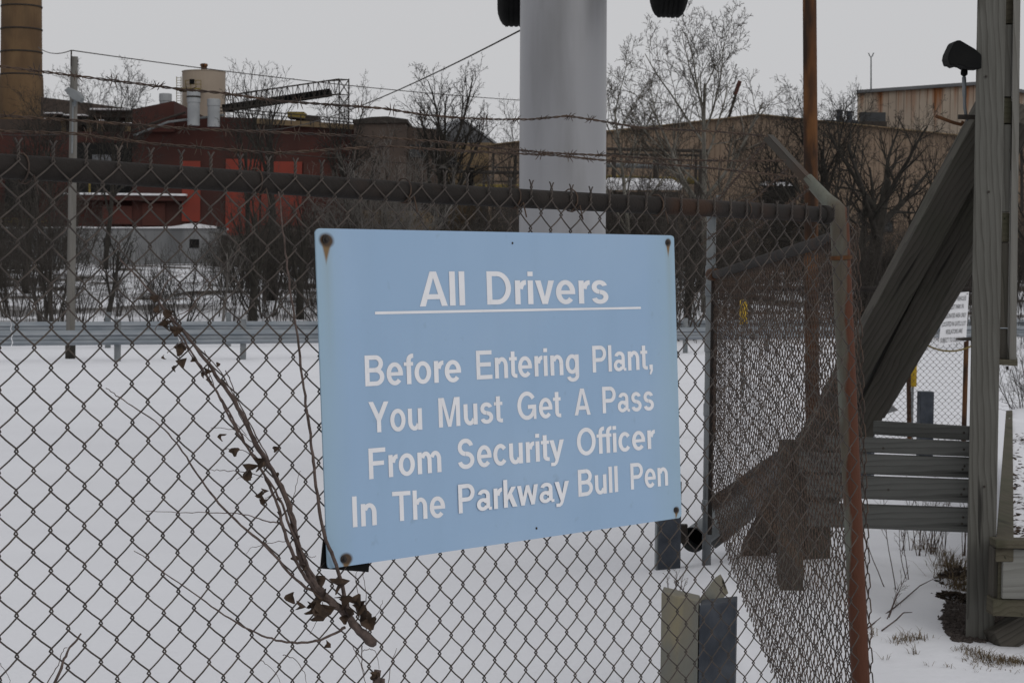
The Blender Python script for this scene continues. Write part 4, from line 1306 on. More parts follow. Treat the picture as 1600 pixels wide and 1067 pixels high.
# corner post, bent at the top into the arm for the barbed wire
foot = P(1359, 1400, 5.50)
foot.z = -.1
tp = P(1312, 352, 5.41)
ax = (tp - foot)
MT['cornerpost'] = post_mat(ax.x / ax.z)
def post_at(z):
    return foot + ax * ((z - foot.z) / ax.z)
armtip = P(1201, 214, 5.56)
bend = [post_at(-.1), post_at(.6), post_at(1.2), post_at(1.72), post_at(1.815), post_at(1.838) + Vector((-.003, .002, .001)), post_at(1.852) + Vector((-.014, .008, 0))]
arm0 = bend[-1]
MB().tube(bend + [arm0.lerp(armtip, .12), arm0.lerp(armtip, .40)], [.0262, .0262, .0262, .0265, .027, .0265, .0245, .019, .0165], 22).build('corner_post', 'cornerpost', t, smooth=True, origin=foot + Vector((0, 0, .1)))
arm = MB()
dv = (armtip - arm0).normalized()
sv = Vector((0, 0, 1)).cross(dv).normalized()
nv = dv.cross(sv)
a_, b_ = arm0.lerp(armtip, .30), armtip
for (o1, o2, w, h) in ((sv * 0, nv * .006, .030, .005), (sv * .0135, nv * -.004, .005, .017), (sv * -.0135, nv * -.004, .005, .017)):
    arm.beam(a_ + o1 + o2, b_ + o1 + o2, w, h, sv)
arm.build('barb_arm', 'rustplate', t)
MB().lathe(post_at(1.71), [(.0285, -.006), (.031, -.004), (.031, .004), (.0285, .006)], 22, ax).build('tension_band', 'rustpipe', t)
# barbed wires
def barb_mesh():
    m = MB()
    for s in (-1, 1):
        m.tube([Vector((s * .004, .0035 * math.cos(a), .0035 * math.sin(a))) + Vector((s * .0022 * i, 0, 0)) for i, a in enumerate([x * .9 for x in range(8)])], .0011, 4)
        m.tube([(s * .004, 0, 0), (s * .007, -.006, .012), (s * .009, -.009, .017)], [.0012, .001, .0003], 4)
        m.tube([(s * .004, 0, 0), (s * .008, .006, -.012), (s * .010, .009, -.016)], [.0012, .001, .0003], 4)
        m.tube([(s * .004, 0, 0), (s * .012, .004, .010), (s * .016, .006, .014)], [.0012, .001, .0003], 4)
    m.v = [Vector((p.x * .9, p.y * .82, p.z * .82)) for p in m.v]
    return m.mesh('barb', 'wire2')
BARB = barb_mesh()
def barbed(par, pts, r=.0016, pitch=.095, each=True, seed=1):
    rng = random.Random(seed)
    L = [0]
    for a, b in zip(pts, pts[1:]):
        L.append(L[-1] + (b - a).length)
    def at(u):
        for i in range(len(pts) - 1):
            if u <= L[i + 1] or i == len(pts) - 2:
                return pts[i].lerp(pts[i + 1], (u - L[i]) / (L[i + 1] - L[i])), (pts[i + 1] - pts[i]).normalized()
    m = MB()
    for ph in (0, math.pi):
        o_ = []
        n = int(L[-1] / .006)
        for i in range(n + 1):
            p, d = at(L[-1] * i / n)
            x = Vector((0, 0, 1))
            x = (x - d * x.dot(d)).normalized()
            y = d.cross(x)
            a = ph + i * .6
            o_.append(p + (x * math.cos(a) + y * math.sin(a)) * r * 1.05)
        m.tube(o_, r, 4)
    w = m.build('barbed_wire', 'wire2', par, smooth=True, origin=pts[0])
    u = rng.uniform(.02, pitch)
    jb = MB()
    while u < L[-1]:
        p, d = at(u)
        rot = Vector((1, 0, 0)).rotation_difference(d).to_matrix() @ Matrix.Rotation(rng.uniform(0, 6.28), 3, 'X')
        if each:
            o = bpy.data.objects.new('barb', BARB)
            COL.objects.link(o)
            o.parent = w
            o.matrix_local = Matrix.Translation(p - pts[0]) @ rot.to_4x4()
        else:
            jb.add([p + rot @ v.co for v in BARB.vertices], [tuple(f.vertices) for f in BARB.polygons])
        u += pitch * rng.uniform(.75, 1.2)
    if not each:
        kind(jb.build('barb', 'wire2', w), 'stuff')
def bw(px, off):
    return [F(x, y, off) for x, y in px]
barbed(t, [FS(S0 - .1, 2.035, -.25)] + bw([(0, 104), (118, 119), (205, 130), (275, 139), (350, 146), (430, 158), (545, 166), (600, 170), (662, 180), (723, 185), (775, 187), (830, 187), (887, 181.5), (935, 189), (1000, 200), (1120, 206), (1200, 213)], -.27), seed=3)
barbed(t, [FS(S0 - .1, 1.93, -.17)] + bw([(0, 181), (110, 188), (300, 202), (450, 208), (560, 213), (690, 222), (800, 234), (850, 239), (940, 243), (1050, 250), (1150, 252), (1228, 251)], -.185), seed=4)
barbed(t, [FS(S0 - .1, 1.90, -.1)] + bw([(0, 205), (115, 209), (240, 225), (430, 240), (600, 229), (700, 235), (800, 240), (868, 243), (935, 250), (1100, 262), (1245, 277)], -.10), seed=5)

# return fence, running back from the corner
cor = post_at(1.0)
def ret(u, z):
    """u metres along the return, z height"""
    y = 5.42 + u * .9982
    return Vector((1.02 + .0066 * (y - 5.42), y, z))
t = thing('chain_link_fence', 'dense-looking chain-link fence running back from the rust-streaked corner post', 'fence', ret(.1, 0))
LR = 4.62
nR = int(LR / HW)
RROWS = 49
RM = [strand_mesh(p_, RROWS, .0020, 5, 'wire2', 'return_wire') for p_ in (0, 1)]
hm = RROWS * HW
for i in range(nR):
    u = .03 + i * HW
    f = u / LR
    z0 = .02 + .46 * f * f
    z1 = 1.775 - .135 * f + .012 * noise.noise((u * 1.3, 0, 3))
    p = ret(u, z0)
    if u < 1.2:                             # starts on the outside of the leaning post
        w = (1.2 - u) / 1.2
        p.x += .045 * w
    d = ret(u + .05, 0) - ret(u, 0)
    o = inst('wire', RM[i % 2], t, p + Vector((.012 * noise.noise((u, 2, 2)), 0, 0)), math.atan2(d.y, d.x) + R.uniform(-.12, .12), (1, 1, (z1 - z0) / hm))
    if u < 1.2:
        o.rotation_euler = (0, -.052 * w, o.rotation_euler.z) if False else (rad(0), 0, o.rotation_euler.z)
        # follow the post's lean near it
        o.rotation_euler.rotate(Matrix.Rotation(-.050 * w, 3, 'Y').to_euler())
MB().tube([ret(.03, 1.80) + Vector((-.085, .02, 0))] + [ret(.05 + (LR - .15) * i / 10, 1.80 - .135 * i / 10) for i in range(1, 11)], .0215, 16).build('top_rail', 'rail', t, smooth=True)
q = ret(LR - .1, 1.665)
MB().lathe(q, [(.026, 0), (.033, .02), (.033, .11), (.02, .13)], 14, (-.1, 1, 0)).build('rail_end', 'rustpipe', t)
MB().tube([ret(LR + .02, .3), ret(LR + .02, 1.70)], .012, 8).build('tension_bar', 'rail', t)
for j, (f0, z0, zz) in enumerate(((1, 2.03, 1.90), (.62, 1.94, 1.82), (.3, 1.88, 1.74))):
    a = arm0.lerp(armtip, f0)
    b = ret(LR, zz)
    b.x -= .12 * f0
    barbed(t, [a, a.lerp(b, .3) - Vector((0, 0, .01)), a.lerp(b, .65) - Vector((0, 0, .012)), b], each=False, seed=20 + j)

# ------------------------------------------------------------------ timber sign frame at the right
D = 8.66
t = thing('timber_frame', 'weathered timber sign frame with raking braces at the right edge', 'sign frame', (2.4, D, 0))
fo = P(1530, 1012, D)
MB().prism([P(1508, 1030, D), P(1553, 1030, D), P(1575, -160, D), P(1530, -160, D)], (.036, .14, 0)).build('post', 'wood', t, bevel=.005, origin=(fo.x, D, 0))
for y0, y1, m, rec in ((-90, 37, 'woodmoss', .02), (39, 151, 'wood', 0), (153, 193, 'woodmoss', .012), (195, 331, 'wood', 0), (333, 378, 'woodmoss', .012), (380, 512, 'wooddark', .006), (514, 559, 'wooddark', .014)):
    def xl_(y): return 1571.3 - .0173 * y
    MB().prism([P(xl_(y1), y1, D + .045 + rec), P(xl_(y1) + 12, y1, D + .045 + rec), P(xl_(y0) + 12, y0, D + .045 + rec), P(xl_(y0), y0, D + .045 + rec)], (.02, .09, 0)).build('spacer_block', m, t)
MB().prism([P(1577.2, 562, D + .03), P(1588, 562, D + .03), P(1595.5, -90, D + .03), P(1584.5, -90, D + .03)], (.66, 2.6, 0)).build('panel', 'woodedge', t)
MB().prism([P(1561, 570, D + .02), P(1590, 572, D + .02), P(1590, 563, D + .02), P(1561, 561, D + .02)], (.66, 2.6, 0)).build('bottom_cap', 'woodmoss', t)
MB().tube([P(1574, 572, D + .06), P(1574, 578, D + .06)], .006, 6).build('bolt', 'darkiron', t)
def timber(name, a, b, w, h, m, par, side=(1, 0, 0), bev=.005):
    a, b = Vector(a), Vector(b)
    o = MB()
    L = (b - a).length
    o.beam((0, 0, 0), (0, 0, L), w, h)
    ob = o.build(name, m, par, bevel=bev, origin=(0, 0, 0))
    d = (b - a) / L
    x = Vector(side)
    x = (x - d * x.dot(d)).normalized()
    y = d.cross(x)
    M4 = Matrix(((x.x, y.x, d.x, 0), (x.y, y.y, d.y, 0), (x.z, y.z, d.z, 0), (0, 0, 0, 1)))
    ob.matrix_local = Matrix.Translation(a - WORLD[par.name]) @ M4
    return ob
SD = (-.95, .0, .30)
timber('brace', P(1177, 866, 11.3), P(1552, 171, 8.86), .15, .15, 'wooddark', t, SD)
timber('brace', P(1243, 866, 11.25), P(1592, 176, 8.90), .145, .15, 'wooddark', t, SD)
timber('brace', P(1210, 860, 11.55), P(1576, 171, 9.12), .05, .15, 'wooddark', t, SD)
timber('brace', P(1372, 640, 13.6), P(1562, 322, 11.6), .11, .12, 'wooddark', t, SD)
def board(x0, y0a, y1a, x1, y0b, y1b, d0, d1, m='woodx', th=.045):
    a = (P(x0, y0a, d0) + P(x0, y1a, d0)) / 2
    b = (P(x1, y0b, d1) + P(x1, y1b, d1)) / 2
    h = P(x1, y0b, d1).z - P(x1, y1b, d1).z
    o = MB()
    L = (b - a).length
    o.box((L / 2, 0, 0), (L, th, h))
    ob = o.build('board', m, t, bevel=.004, origin=(0, 0, 0))
    d = (b - a) / L
    y = Vector((0, 0, 1)).cross(d).normalized()
    z = d.cross(y)
    ob.matrix_local = Matrix.Translation(a - WORLD[t.name]) @ Matrix(((d.x, y.x, z.x, 0), (d.y, y.y, z.y, 0), (d.z, y.z, z.z, 0), (0, 0, 0, 1)))
for y0, y1, dd, x0 in ((666, 688, .10, 1368), (689.5, 713, .04, 1290), (714.5, 746, .05, 1250), (749, 785, .02, 1262), (793, 831, .03, 1262)):
    board(x0, y0 - 9, y1 - 9.5, 1517, y0, y1, 9.08 + dd, 8.74 + dd, 'woodx')
bx_ = P(1480, 747.5, 8.76)
for (x, y, d, w) in ((1237.5, 920, 9.24, 36), (1279, 857, 11.0, 38)):
    q = P(x, y, d)
    k = w / (FPX / d)
    MB().prism([Vector((q.x - k / 2, d, q.z - .35)), Vector((q.x + k / 2, d, q.z - .35)), P(x + w / 2 + 3, 690, d), P(x - w / 2 + 3, 690, d)], (0, .14, 0)).build('leg', 'wooddark', t, bevel=.004, origin=(q.x, d, q.z))
# rod and clip on the brace
MB().tube([P(1463, 182, 8.72), P(1490, 192, 8.76), P(1502, 195, 8.78), P(1505, 190, 8.78)], .008, 8).build('steel_rod', 'rustpipe', t)
MB().tube([P(1497, 183, 8.76), P(1526, 183.5, 8.76)], .011, 8).build('steel_rod', 'darkiron', t)
MB().tube([P(1494, 530, 8.66), P(1517, 529.5, 8.66)], [.004, .009], 8).build('steel_rod', 'darkiron', t)

t = thing('floodlight', 'black floodlight on a grey stem beside the timber post', 'lamp', P(1508, 186, 8.74))
hd = [P(x, y, 8.60) for x, y in ((1481, 92), (1482.5, 84), (1491, 66), (1496, 63), (1501, 63.5), (1524, 77), (1534, 86), (1534, 108), (1512, 107.5), (1505, 103.5), (1497, 102), (1494, 105.5), (1489, 101.5), (1484, 102))]
MB().prism(list(reversed(hd)), (.03, .26, .02)).build('head', 'black', t, bevel=.012)
MB().lathe(P(1506.5, 114, 8.74), [(.006, -.017), (.0155, -.009), (.0165, 0), (.0155, .009), (.006, .017)], 16).build('knuckle', 'black', t, smooth=True)
MB().tube([P(1507, 108, 8.74), P(1506.5, 120, 8.74), P(1506.3, 122, 8.74), P(1507, 150, 8.74), P(1507, 151, 8.74), P(1507.3, 168, 8.745), P(1509, 178, 8.76), P(1511, 188, 8.78)], [.006, .007, .0095, .0095, .0075, .0075, .007, .006], 12).build('stem', 'galv', t, smooth=True)

# raised timber bed at the bottom right
t = thing('raised_bed', 'raised timber bed full of old snow in the bottom right corner', 'planter', (2.3, 8.45, 0))
d0, d1 = 8.42, 17.0
a0, a1, a2, a3 = P(1556, 846, d0), P(1584, 846, d0), P(1582, 641, d1), P(1572, 641, d1)
MB().prism([a0, a1, a2, a3], (0, 0, -.09)).build('side_rail', 'woodmoss', t, bevel=.004)
MB().prism([a0 + Vector((.02, .03, -.091)), a1 + Vector((0, .03, -.091)), a2 + Vector((0, 0, -.091)), a3 + Vector((.03, 0, -.091))], (0, 0, -.17)).build('side_wall', 'woodmoss', t)
MB().prism([P(1557, 856, d0 - .03), P(1650, 858, d0 - .03), P(1650, 846, d0 - .03), P(1556, 844, d0 - .03)], (0, .12, 0)).build('cap', 'woodmoss', t, bevel=.003)
fp = P(1575, 897, d0 + .01)
MB().prism([P(1566, 935, d0 + .005), P(1650, 937, d0 + .005), P(1650, 859, d0 + .005), P(1568, 857, d0 + .005)], (0, .04, 0)).build('plank', 'woodpale', t, bevel=.003, origin=(fp.x, d0, fp.z + .03))
MB().prism([P(1552, 936, d0 + .06), P(1566, 936, d0 + .06), P(1567, 857, d0 + .06), P(1554, 857, d0 + .06)], (0, .1, 0)).build('corner_stud', 'wooddark', t)
MB().prism([P(1551, 962, d0 + .02), P(1650, 966, d0 + .02), P(1650, 938, d0 + .02), P(1552, 936, d0 + .02)], (0, .12, 0)).build('sill', 'woodmoss', t, bevel=.003)
timber('skid', P(1552, 1004, 8.62), P(1660, 942, 8.75), .10, .12, 'wooddark', t, (0, 1, 0))
# its fill of crusted snow
fm_ = MB()
nx_, ny_ = 26, 90
for j in range(ny_ + 1):
    v = j / ny_
    y = d0 + .12 + (d1 + 1 - d0) * v
    lx = a1.x + (a2.x - a1.x) * (y - d0) / (d1 - d0) - .03
    for i in range(nx_ + 1):
        x = lx + 3.0 * i / nx_
        fm_.v.append(Vector((x, y, .485 + .03 * noise.noise((x * 4, y * 4, 6)) + .015 * noise.noise((x * 14, y * 12, 6)))))
fm_.f = [(j * (nx_ + 1) + i, j * (nx_ + 1) + i + 1, (j + 1) * (nx_ + 1) + i + 1, (j + 1) * (nx_ + 1) + i) for j in range(ny_) for i in range(nx_)]
fm_.build('snow_fill', 'snow', t, smooth=True)
lt = MB()
for i in range(900):
    y = d0 + .15 + (R.random() ** 1.5) * 6
    lx = a1.x + (a2.x - a1.x) * (y - d0) / (d1 - d0)
    x = lx + R.uniform(0, .9) ** 1.3
    c = Vector((x, y, .49 + .03 * noise.noise((x * 4, y * 4, 6))))
    a = R.uniform(0, 6.28)
    u = Vector((math.cos(a), math.sin(a), R.uniform(-.3, .5))) * R.uniform(.008, .03)
    w = Vector((-math.sin(a), math.cos(a), R.uniform(-.3, .6))) * R.uniform(.006, .02)
    lt.add([c - u, c + w * .6, c + u, c - w], [(0, 1, 2, 3)])
kind(lt.build('leaf_litter', 'leaf', t), 'stuff')

# ------------------------------------------------------------------ blue notice board on the fence
SO = .016
def sgn(x, y, off=SO):
    return F(x, y, off)
t = thing('blue_sign', 'large light blue sign with white lettering bolted to the front fence', 'sign', sgn(780, 850))
outl = [(516.5, 887.8), (1061, 809), (1064.3, 806), (1064.8, 801), (1053.2, 373), (1052, 369.5), (1048, 367.9), (500, 357), (495.5, 358.5), (492.8, 363), (511.8, 881), (513, 886)]
bd = MB().prism([sgn(x, y) for x, y in outl], NV * -.003)
o = bd.build('board', 'sign', t)
uvl = o.data.uv_layers.new(name='UVMap')
n_ = len(outl)
for lp in o.data.loops:
    x, y = outl[lp.vertex_index % n_]
    uvl.data[lp.index].uv = (x / 1000, y / 1000)
for bx, by, rr, ln, wd in BOLTS:
    q = sgn(bx, by, SO)
    r = rr / (705 - .27 * (bx - 800)) * .72
    b = MB().lathe(q, [(r, 0), (r, .0025), (r * .62, .003), (r * .62, .0075), (r * .4, .009)], 14, NV).build('bolt', 'darkiron', t, smooth=False)
for x, y, rr in ((800.5, 380, 1.8), (838, 825, 2.0)):
    MB().lathe(sgn(x, y), [(rr / 700, 0), (rr / 760, .0015)], 10, NV).build('rivet', 'darkiron', t)
pl = [(502, 888), (576, 893.5), (578, 872), (535, 850), (506.5, 842)]
MB().prism([F(x, y, .007) for x, y in reversed(pl)], NV * -.004).build('backing_plate', 'black', t)

# lettering: a plain grotesque drawn from bars, diagonals and ring segments
SX, SY = .185, .145
def rect(x0, y0, x1, y1): return [(x0, y0), (x1, y0), (x1, y1), (x0, y1)]
def arc(cx, cy, rx, ry, a0, a1, wx=SX, wy=SY):
    n = max(6, int(abs(a1 - a0) / 11))
    o_, i_ = [], []
    for k in range(n + 1):
        a = rad(a0 + (a1 - a0) * k / n)
        o_.append((cx + rx * math.cos(a), cy + ry * math.sin(a)))
        i_.append((cx + (rx - wx) * math.cos(a), cy + (ry - wy) * math.sin(a)))
    return ('strip', o_, i_)
def mir(poly, c): return [(2 * c - x, y) for x, y in reversed(poly)]
X = .73
GL = {}
_a = [(.01, 0), (.205, 0), (.47, .83), (.57, 1), (.36, 1)]
GL['A'] = (.93, [_a, mir(_a, .465), rect(.22, .2, .71, .2 + SY)])
GL['D'] = (1.0, [rect(.09, 0, .09 + SX, 1), rect(.2, 1 - SY, .45, 1), rect(.2, 0, .45, SY), arc(.45, .5, .49, .5, -90, 90)])
GL['l'] = (.31, [rect(.062, 0, .062 + SX, 1)])
GL['i'] = (.31, [rect(.062, 0, .062 + SX, X), rect(.062, .86, .062 + SX, 1)])
GL['r'] = (.47, [rect(.08, 0, .08 + SX, X), arc(.45, .40, .28, .34, 88, 165), rect(.445, .74 - SY, .475, .74)])
_v = [(.01, X), (.21, X), (.37, .14), (.44, 0), (.25, 0)]
GL['v'] = (.69, [_v, mir(_v, .345)])
GL['e'] = (.77, [arc(.387, .365, .34, .38, 0, 318), rect(.12, .30, .725, .42)])
GL['s'] = (.70, [arc(.345, .525, .275, .22, 15, 268, SX * .95, .14), arc(.355, .21, .295, .225, -165, 92, SX * .95, .14)])
GL['S'] = (.93, [arc(.46, .72, .36, .295, 12, 268, SX, .15), arc(.47, .28, .385, .295, -168, 92, SX, .15)])
GL['B'] = (.93, [rect(.09, 0, .09 + SX, 1), rect(.2, 1 - SY, .53, 1), rect(.2, .44, .53, .44 + SY), rect(.2, 0, .53, SY), arc(.52, .725, .325, .275, -90, 90), arc(.53, .29, .355, .29, -90, 90)])
GL['P'] = (.90, [rect(.09, 0, .09 + SX, 1), rect(.2, 1 - SY, .52, 1), rect(.2, .39, .52, .39 + SY), arc(.52, .695, .335, .305, -90, 90)])
GL['F'] = (.85, [rect(.09, 0, .09 + SX, 1), rect(.2, 1 - SY, .81, 1), rect(.2, .43, .74, .43 + SY)])
GL['E'] = (.92, [rect(.09, 0, .09 + SX, 1), rect(.2, 1 - SY, .85, 1), rect(.2, .44, .80, .44 + SY), rect(.2, 0, .86, SY)])
GL['f'] = (.39, [rect(.11, 0, .11 + SX, .80), rect(.0, .61, .385, X), arc(.37, .79, .26, .22, 88, 182), rect(.365, .87, .40, 1.01)])
GL['t'] = (.39, [rect(.095, .16, .095 + SX, .93), rect(.0, .61, .385, X), arc(.34, .17, .245, .18, 178, 272, SX, .135), rect(.335, -.01, .39, .125)])
GL['o'] = (.77, [arc(.385, .365, .345, .38, 0, 360)])
GL['O'] = (1.08, [arc(.54, .5, .49, .515, 0, 360, SX * 1.05, .15)])
GL['n'] = (.77, [rect(.075, 0, .075 + SX, X), arc(.42, .43, .285, .315, -2, 158), rect(.705 - SX, 0, .705, .44)])
GL['h'] = (.77, [rect(.075, 0, .075 + SX, 1), arc(.42, .43, .285, .315, -2, 158), rect(.705 - SX, 0, .705, .44)])
GL['m'] = (1.16, [rect(.075, 0, .075 + SX, X), arc(.43, .45, .245, .295, -2, 158, SX * .95), rect(.675 - SX * .95, 0, .675, .46), arc(.84, .45, .245, .295, -2, 158, SX * .95), rect(1.085 - SX * .95, 0, 1.085, .46)])
GL['u'] = (.77, [rect(.705 - SX, 0, .705, X), arc(.36, .30, .285, .315, 178, 338), rect(.075, .29, .075 + SX, X)])
GL['g'] = (.77, [arc(.37, .385, .32, .36, 0, 360, SX * .95, .14), rect(.70 - SX, -.02, .70, X), arc(.395, -.03, .305, .235, 195, 362, SX * .95, .135)])
GL['a'] = (.76, [arc(.375, .53, .285, .215, -2, 165, SX * .95, .135), rect(.66 - SX * .95, .06, .66, .54), rect(.60, 0, .735, .105), arc(.325, .215, .28, .225, 20, 340, SX * .95, .13), rect(.30, .31, .52, .43)])
GL[','] = (.39, [rect(.09, 0, .09 + SX, .18), [(.16, 0), (.275, 0), (.275, -.05), (.17, -.21), (.09, -.19)]])
_y = [(.01, 1), (.225, 1), (.52, .50), (.555, .38), (.37, .38)]
GL['Y'] = (.93, [_y, mir(_y, .463), rect(.37, 0, .37 + SX, .42)])
_m = [(.27, 1), (.27, .70), (.50, 0), (.66, 0), (.33, 1)]
GL['M'] = (1.16, [rect(.09, 0, .275, 1), rect(.885, 0, 1.07, 1), [(.2, 1), (.345, 1), (.655, 0), (.505, 0)], mir([(.2, 1), (.345, 1), (.655, 0), (.505, 0)], .58)])
GL['G'] = (1.08, [arc(.53, .5, .485, .515, 35, 345, SX * 1.03, .15), rect(.57, .38, .99, .38 + SY), rect(.86, 0, .99, .40)])
GL['c'] = (.70, [arc(.37, .365, .335, .38, 38, 322)])
GL['y'] = (.69, [_v[:2] + [(.385, .16), (.43, .02), (.27, .0)], [(.485, X), (.685, X), (.40, -.06), (.33, -.17), (.22, -.10), (.285, .03)], [(.06, -.21), (.24, -.215), (.34, -.15), (.22, -.085), (.06, -.085)]])
GL['I'] = (.35, [rect(.085, 0, .085 + SX, 1)])
GL['T'] = (.85, [rect(.02, 1 - SY, .83, 1), rect(.425 - SX / 2, 0, .425 + SX / 2, 1 - SY * .9)])
GL['k'] = (.70, [rect(.075, 0, .075 + SX, 1), [(.22, .40), (.22, .19), (.66, X), (.44, X)], [(.31, .36), (.45, .52), (.70, 0), (.485, 0)]])
_w = [(.01, X), (.20, X), (.315, .16), (.36, 0), (.185, 0)]
_w2 = [(.185, 0), (.345, 0), (.58, X), (.425, X)]
GL['w'] = (1.0, [_w, _w2, mir(_w2, .5), mir(_w, .5)])
def word(par, body, xl_, xr_, bl, br, hl, hr_, lift=0.0):
    pen, prims, owner, nch = 0, [], [], 0
    for ch in body:
        w, ps = GL[ch]
        for p in ps:
            if p[0] == 'strip':
                prims.append(('strip', [(x + pen, y) for x, y in p[1]], [(x + pen, y) for x, y in p[2]]))
            else:
                prims.append([(x + pen, y) for x, y in p])
        owner += [nch] * len(ps)
        nch += 1
        pen += w
    allp = [q for p in prims for q in ((p[1] + p[2]) if p[0] == 'strip' else p)]
    x0, x1 = min(q[0] for q in allp), max(q[0] for q in allp)
    def put(q, off):
        u = (q[0] - x0) / (x1 - x0)
        b_, h_ = bl + (br - bl) * u, hl + (hr_ - hl) * u
        return F(xl_ + (xr_ - xl_) * u - q[1] * h_ * .033, b_ - q[1] * h_, off)
    for k, p in enumerate(prims):
        if k == 0 or owner[k] != owner[k - 1]:
            mb = MB()
        off = SO + .0006 + lift + .00012 * (k % 5)
        if p[0] == 'strip':
            n = len(p[1])
            mb.add([put(q, off) for q in p[1]] + [put(q, off) for q in p[2]], [(i, i + 1, n + i + 1, n + i) for i in range(n - 1)])
        else:
            mb.add([put(q, off) for q in p], [tuple(range(len(p)))])
        if k == len(prims) - 1 or owner[k + 1] != owner[k]:
            mb.build('letter', 'letter', par)
LINES = [[('All', 656, 727, 479, 477, 54.5, 53), ('Drivers', 761.5, 951, 476, 474, 52, 48.6)],
         [('Before', 571, 721, 603.5, 596, 48, 46), ('Entering', 745, 905, 593, 584.5, 45, 42.4), ('Plant,', 926.4, 1020, 582, 576.5, 41.6, 40)],
         [('You', 577, 660, 676, 671, 48, 46), ('Must', 686, 786, 668, 659, 46, 43.5), ('Get', 809, 877, 656.5, 651, 43.5, 42), ('A', 898, 923, 649, 647.6, 42, 41), ('Pass', 942, 1022, 645.6, 640.3, 41.3, 39.6)],
         [('From', 577, 690, 748.6, 737, 48, 45.5), ('Security', 716, 882, 733, 717, 46.5, 42.5), ('Officer', 902, 1024, 712, 700.4, 42.5, 39.6)],
         [('In', 551.5, 589, 823.5, 819.8, 48, 47), ('The', 614, 696, 814.7, 807.3, 46.5, 44.5), ('Parkway', 717, 890, 802, 780.5, 45, 41), ('Bull', 904, 966, 776, 768, 42, 40.5), ('Pen', 986, 1044, 764.7, 758, 41, 39)]]
for i, ln in enumerate(LINES):
    for w_ in ln:
        word(t, *w_, lift=.0016 if w_[0] == 'Parkway' else 0)
MB().add([F(x, y, SO + .0007) for x, y in ((586, 491.3), (1001.5, 482.6), (1001.3, 479.4), (586, 486.9))], [(0, 1, 2, 3)]).build('underline', 'letter', t)

# ------------------------------------------------------------------ dead vine caught in the mesh
t = thing('dead_vine', 'dead vine with curled brown leaves tangled in the fence left of the sign', 'vine', F(583, 1005, .015))
def stem(px, r0_, r1_, off=.016, jit=.004, seed=0, name='stem'):
    rng = random.Random(seed + 500)
    c = crom([tuple(F(x, y, off + rng.uniform(-.004, .004))) for x, y in px], 5)
    pts = [Vector(p) + Vector((rng.uniform(-1, 1), rng.uniform(-1, 1), rng.uniform(-1, 1))) * jit * .35 for p in c]
    n = len(pts)
    rr = [r0_ + (r1_ - r0_) * i / (n - 1) for i in range(n)]
    rr = [r * rng.uniform(.9, 1.12) for r in rr]
    MB().tube(pts, rr, 7 if r0_ > .002 else 5).build(name, 'stick', t, smooth=True)
stem([(583, 1005), (562, 984), (535, 955), (505, 928), (482, 900)], .0098, .0072, seed=1)
stem([(484, 902), (468, 862), (458, 815), (446, 775), (425, 735), (400, 693), (382, 655), (355, 610), (325, 568), (296, 530), (270, 498), (240, 462), (212, 430), (186, 402)], .0068, .0013, seed=11)
stem([(492, 905), (474, 868), (452, 820), (438, 782), (414, 742), (388, 700), (362, 652), (336, 608), (306, 566), (282, 530), (256, 492)], .003, .0009, .022, seed=12)
stem([(476, 880), (466, 840), (452, 800), (438, 760), (418, 715), (396, 672), (372, 628), (345, 582), (318, 548)], .002, .0008, .027, seed=13)
stem([(520, 945), (490, 918), (464, 880), (448, 840), (435, 795), (420, 757), (404, 727)], .004, .0025, .02, seed=2)
stem([(402, 722), (380, 690), (360, 655), (338, 612), (318, 580), (296, 545), (278, 515), (262, 492), (248, 470)], .0025, .0015, .021, seed=3)
stem([(545, 960), (533, 905), (520, 870), (507, 835), (498, 790), (492, 740), (486, 690), (478, 630), (470, 570), (461, 500), (453, 450), (446, 395), (440, 340), (436, 300)], .0042, .0014, .026, seed=4)
stem([(538, 980), (512, 995), (480, 1003), (440, 1001), (400, 988), (350, 960), (300, 925), (250, 888), (210, 860)], .003, .0007, .018, seed=5)
stem([(500, 930), (462, 905), (430, 868), (395, 835), (350, 795), (315, 750), (285, 705), (258, 672), (215, 640), (182, 618), (166, 606)], .003, .0007, .012, seed=6)
stem([(436, 818), (410, 812), (380, 803), (330, 800), (280, 800), (228, 799)], .0014, .0005, .014, seed=7)
stem([(455, 850), (440, 845), (415, 850), (395, 855), (385, 865)], .0009, .0004, .016, seed=8)
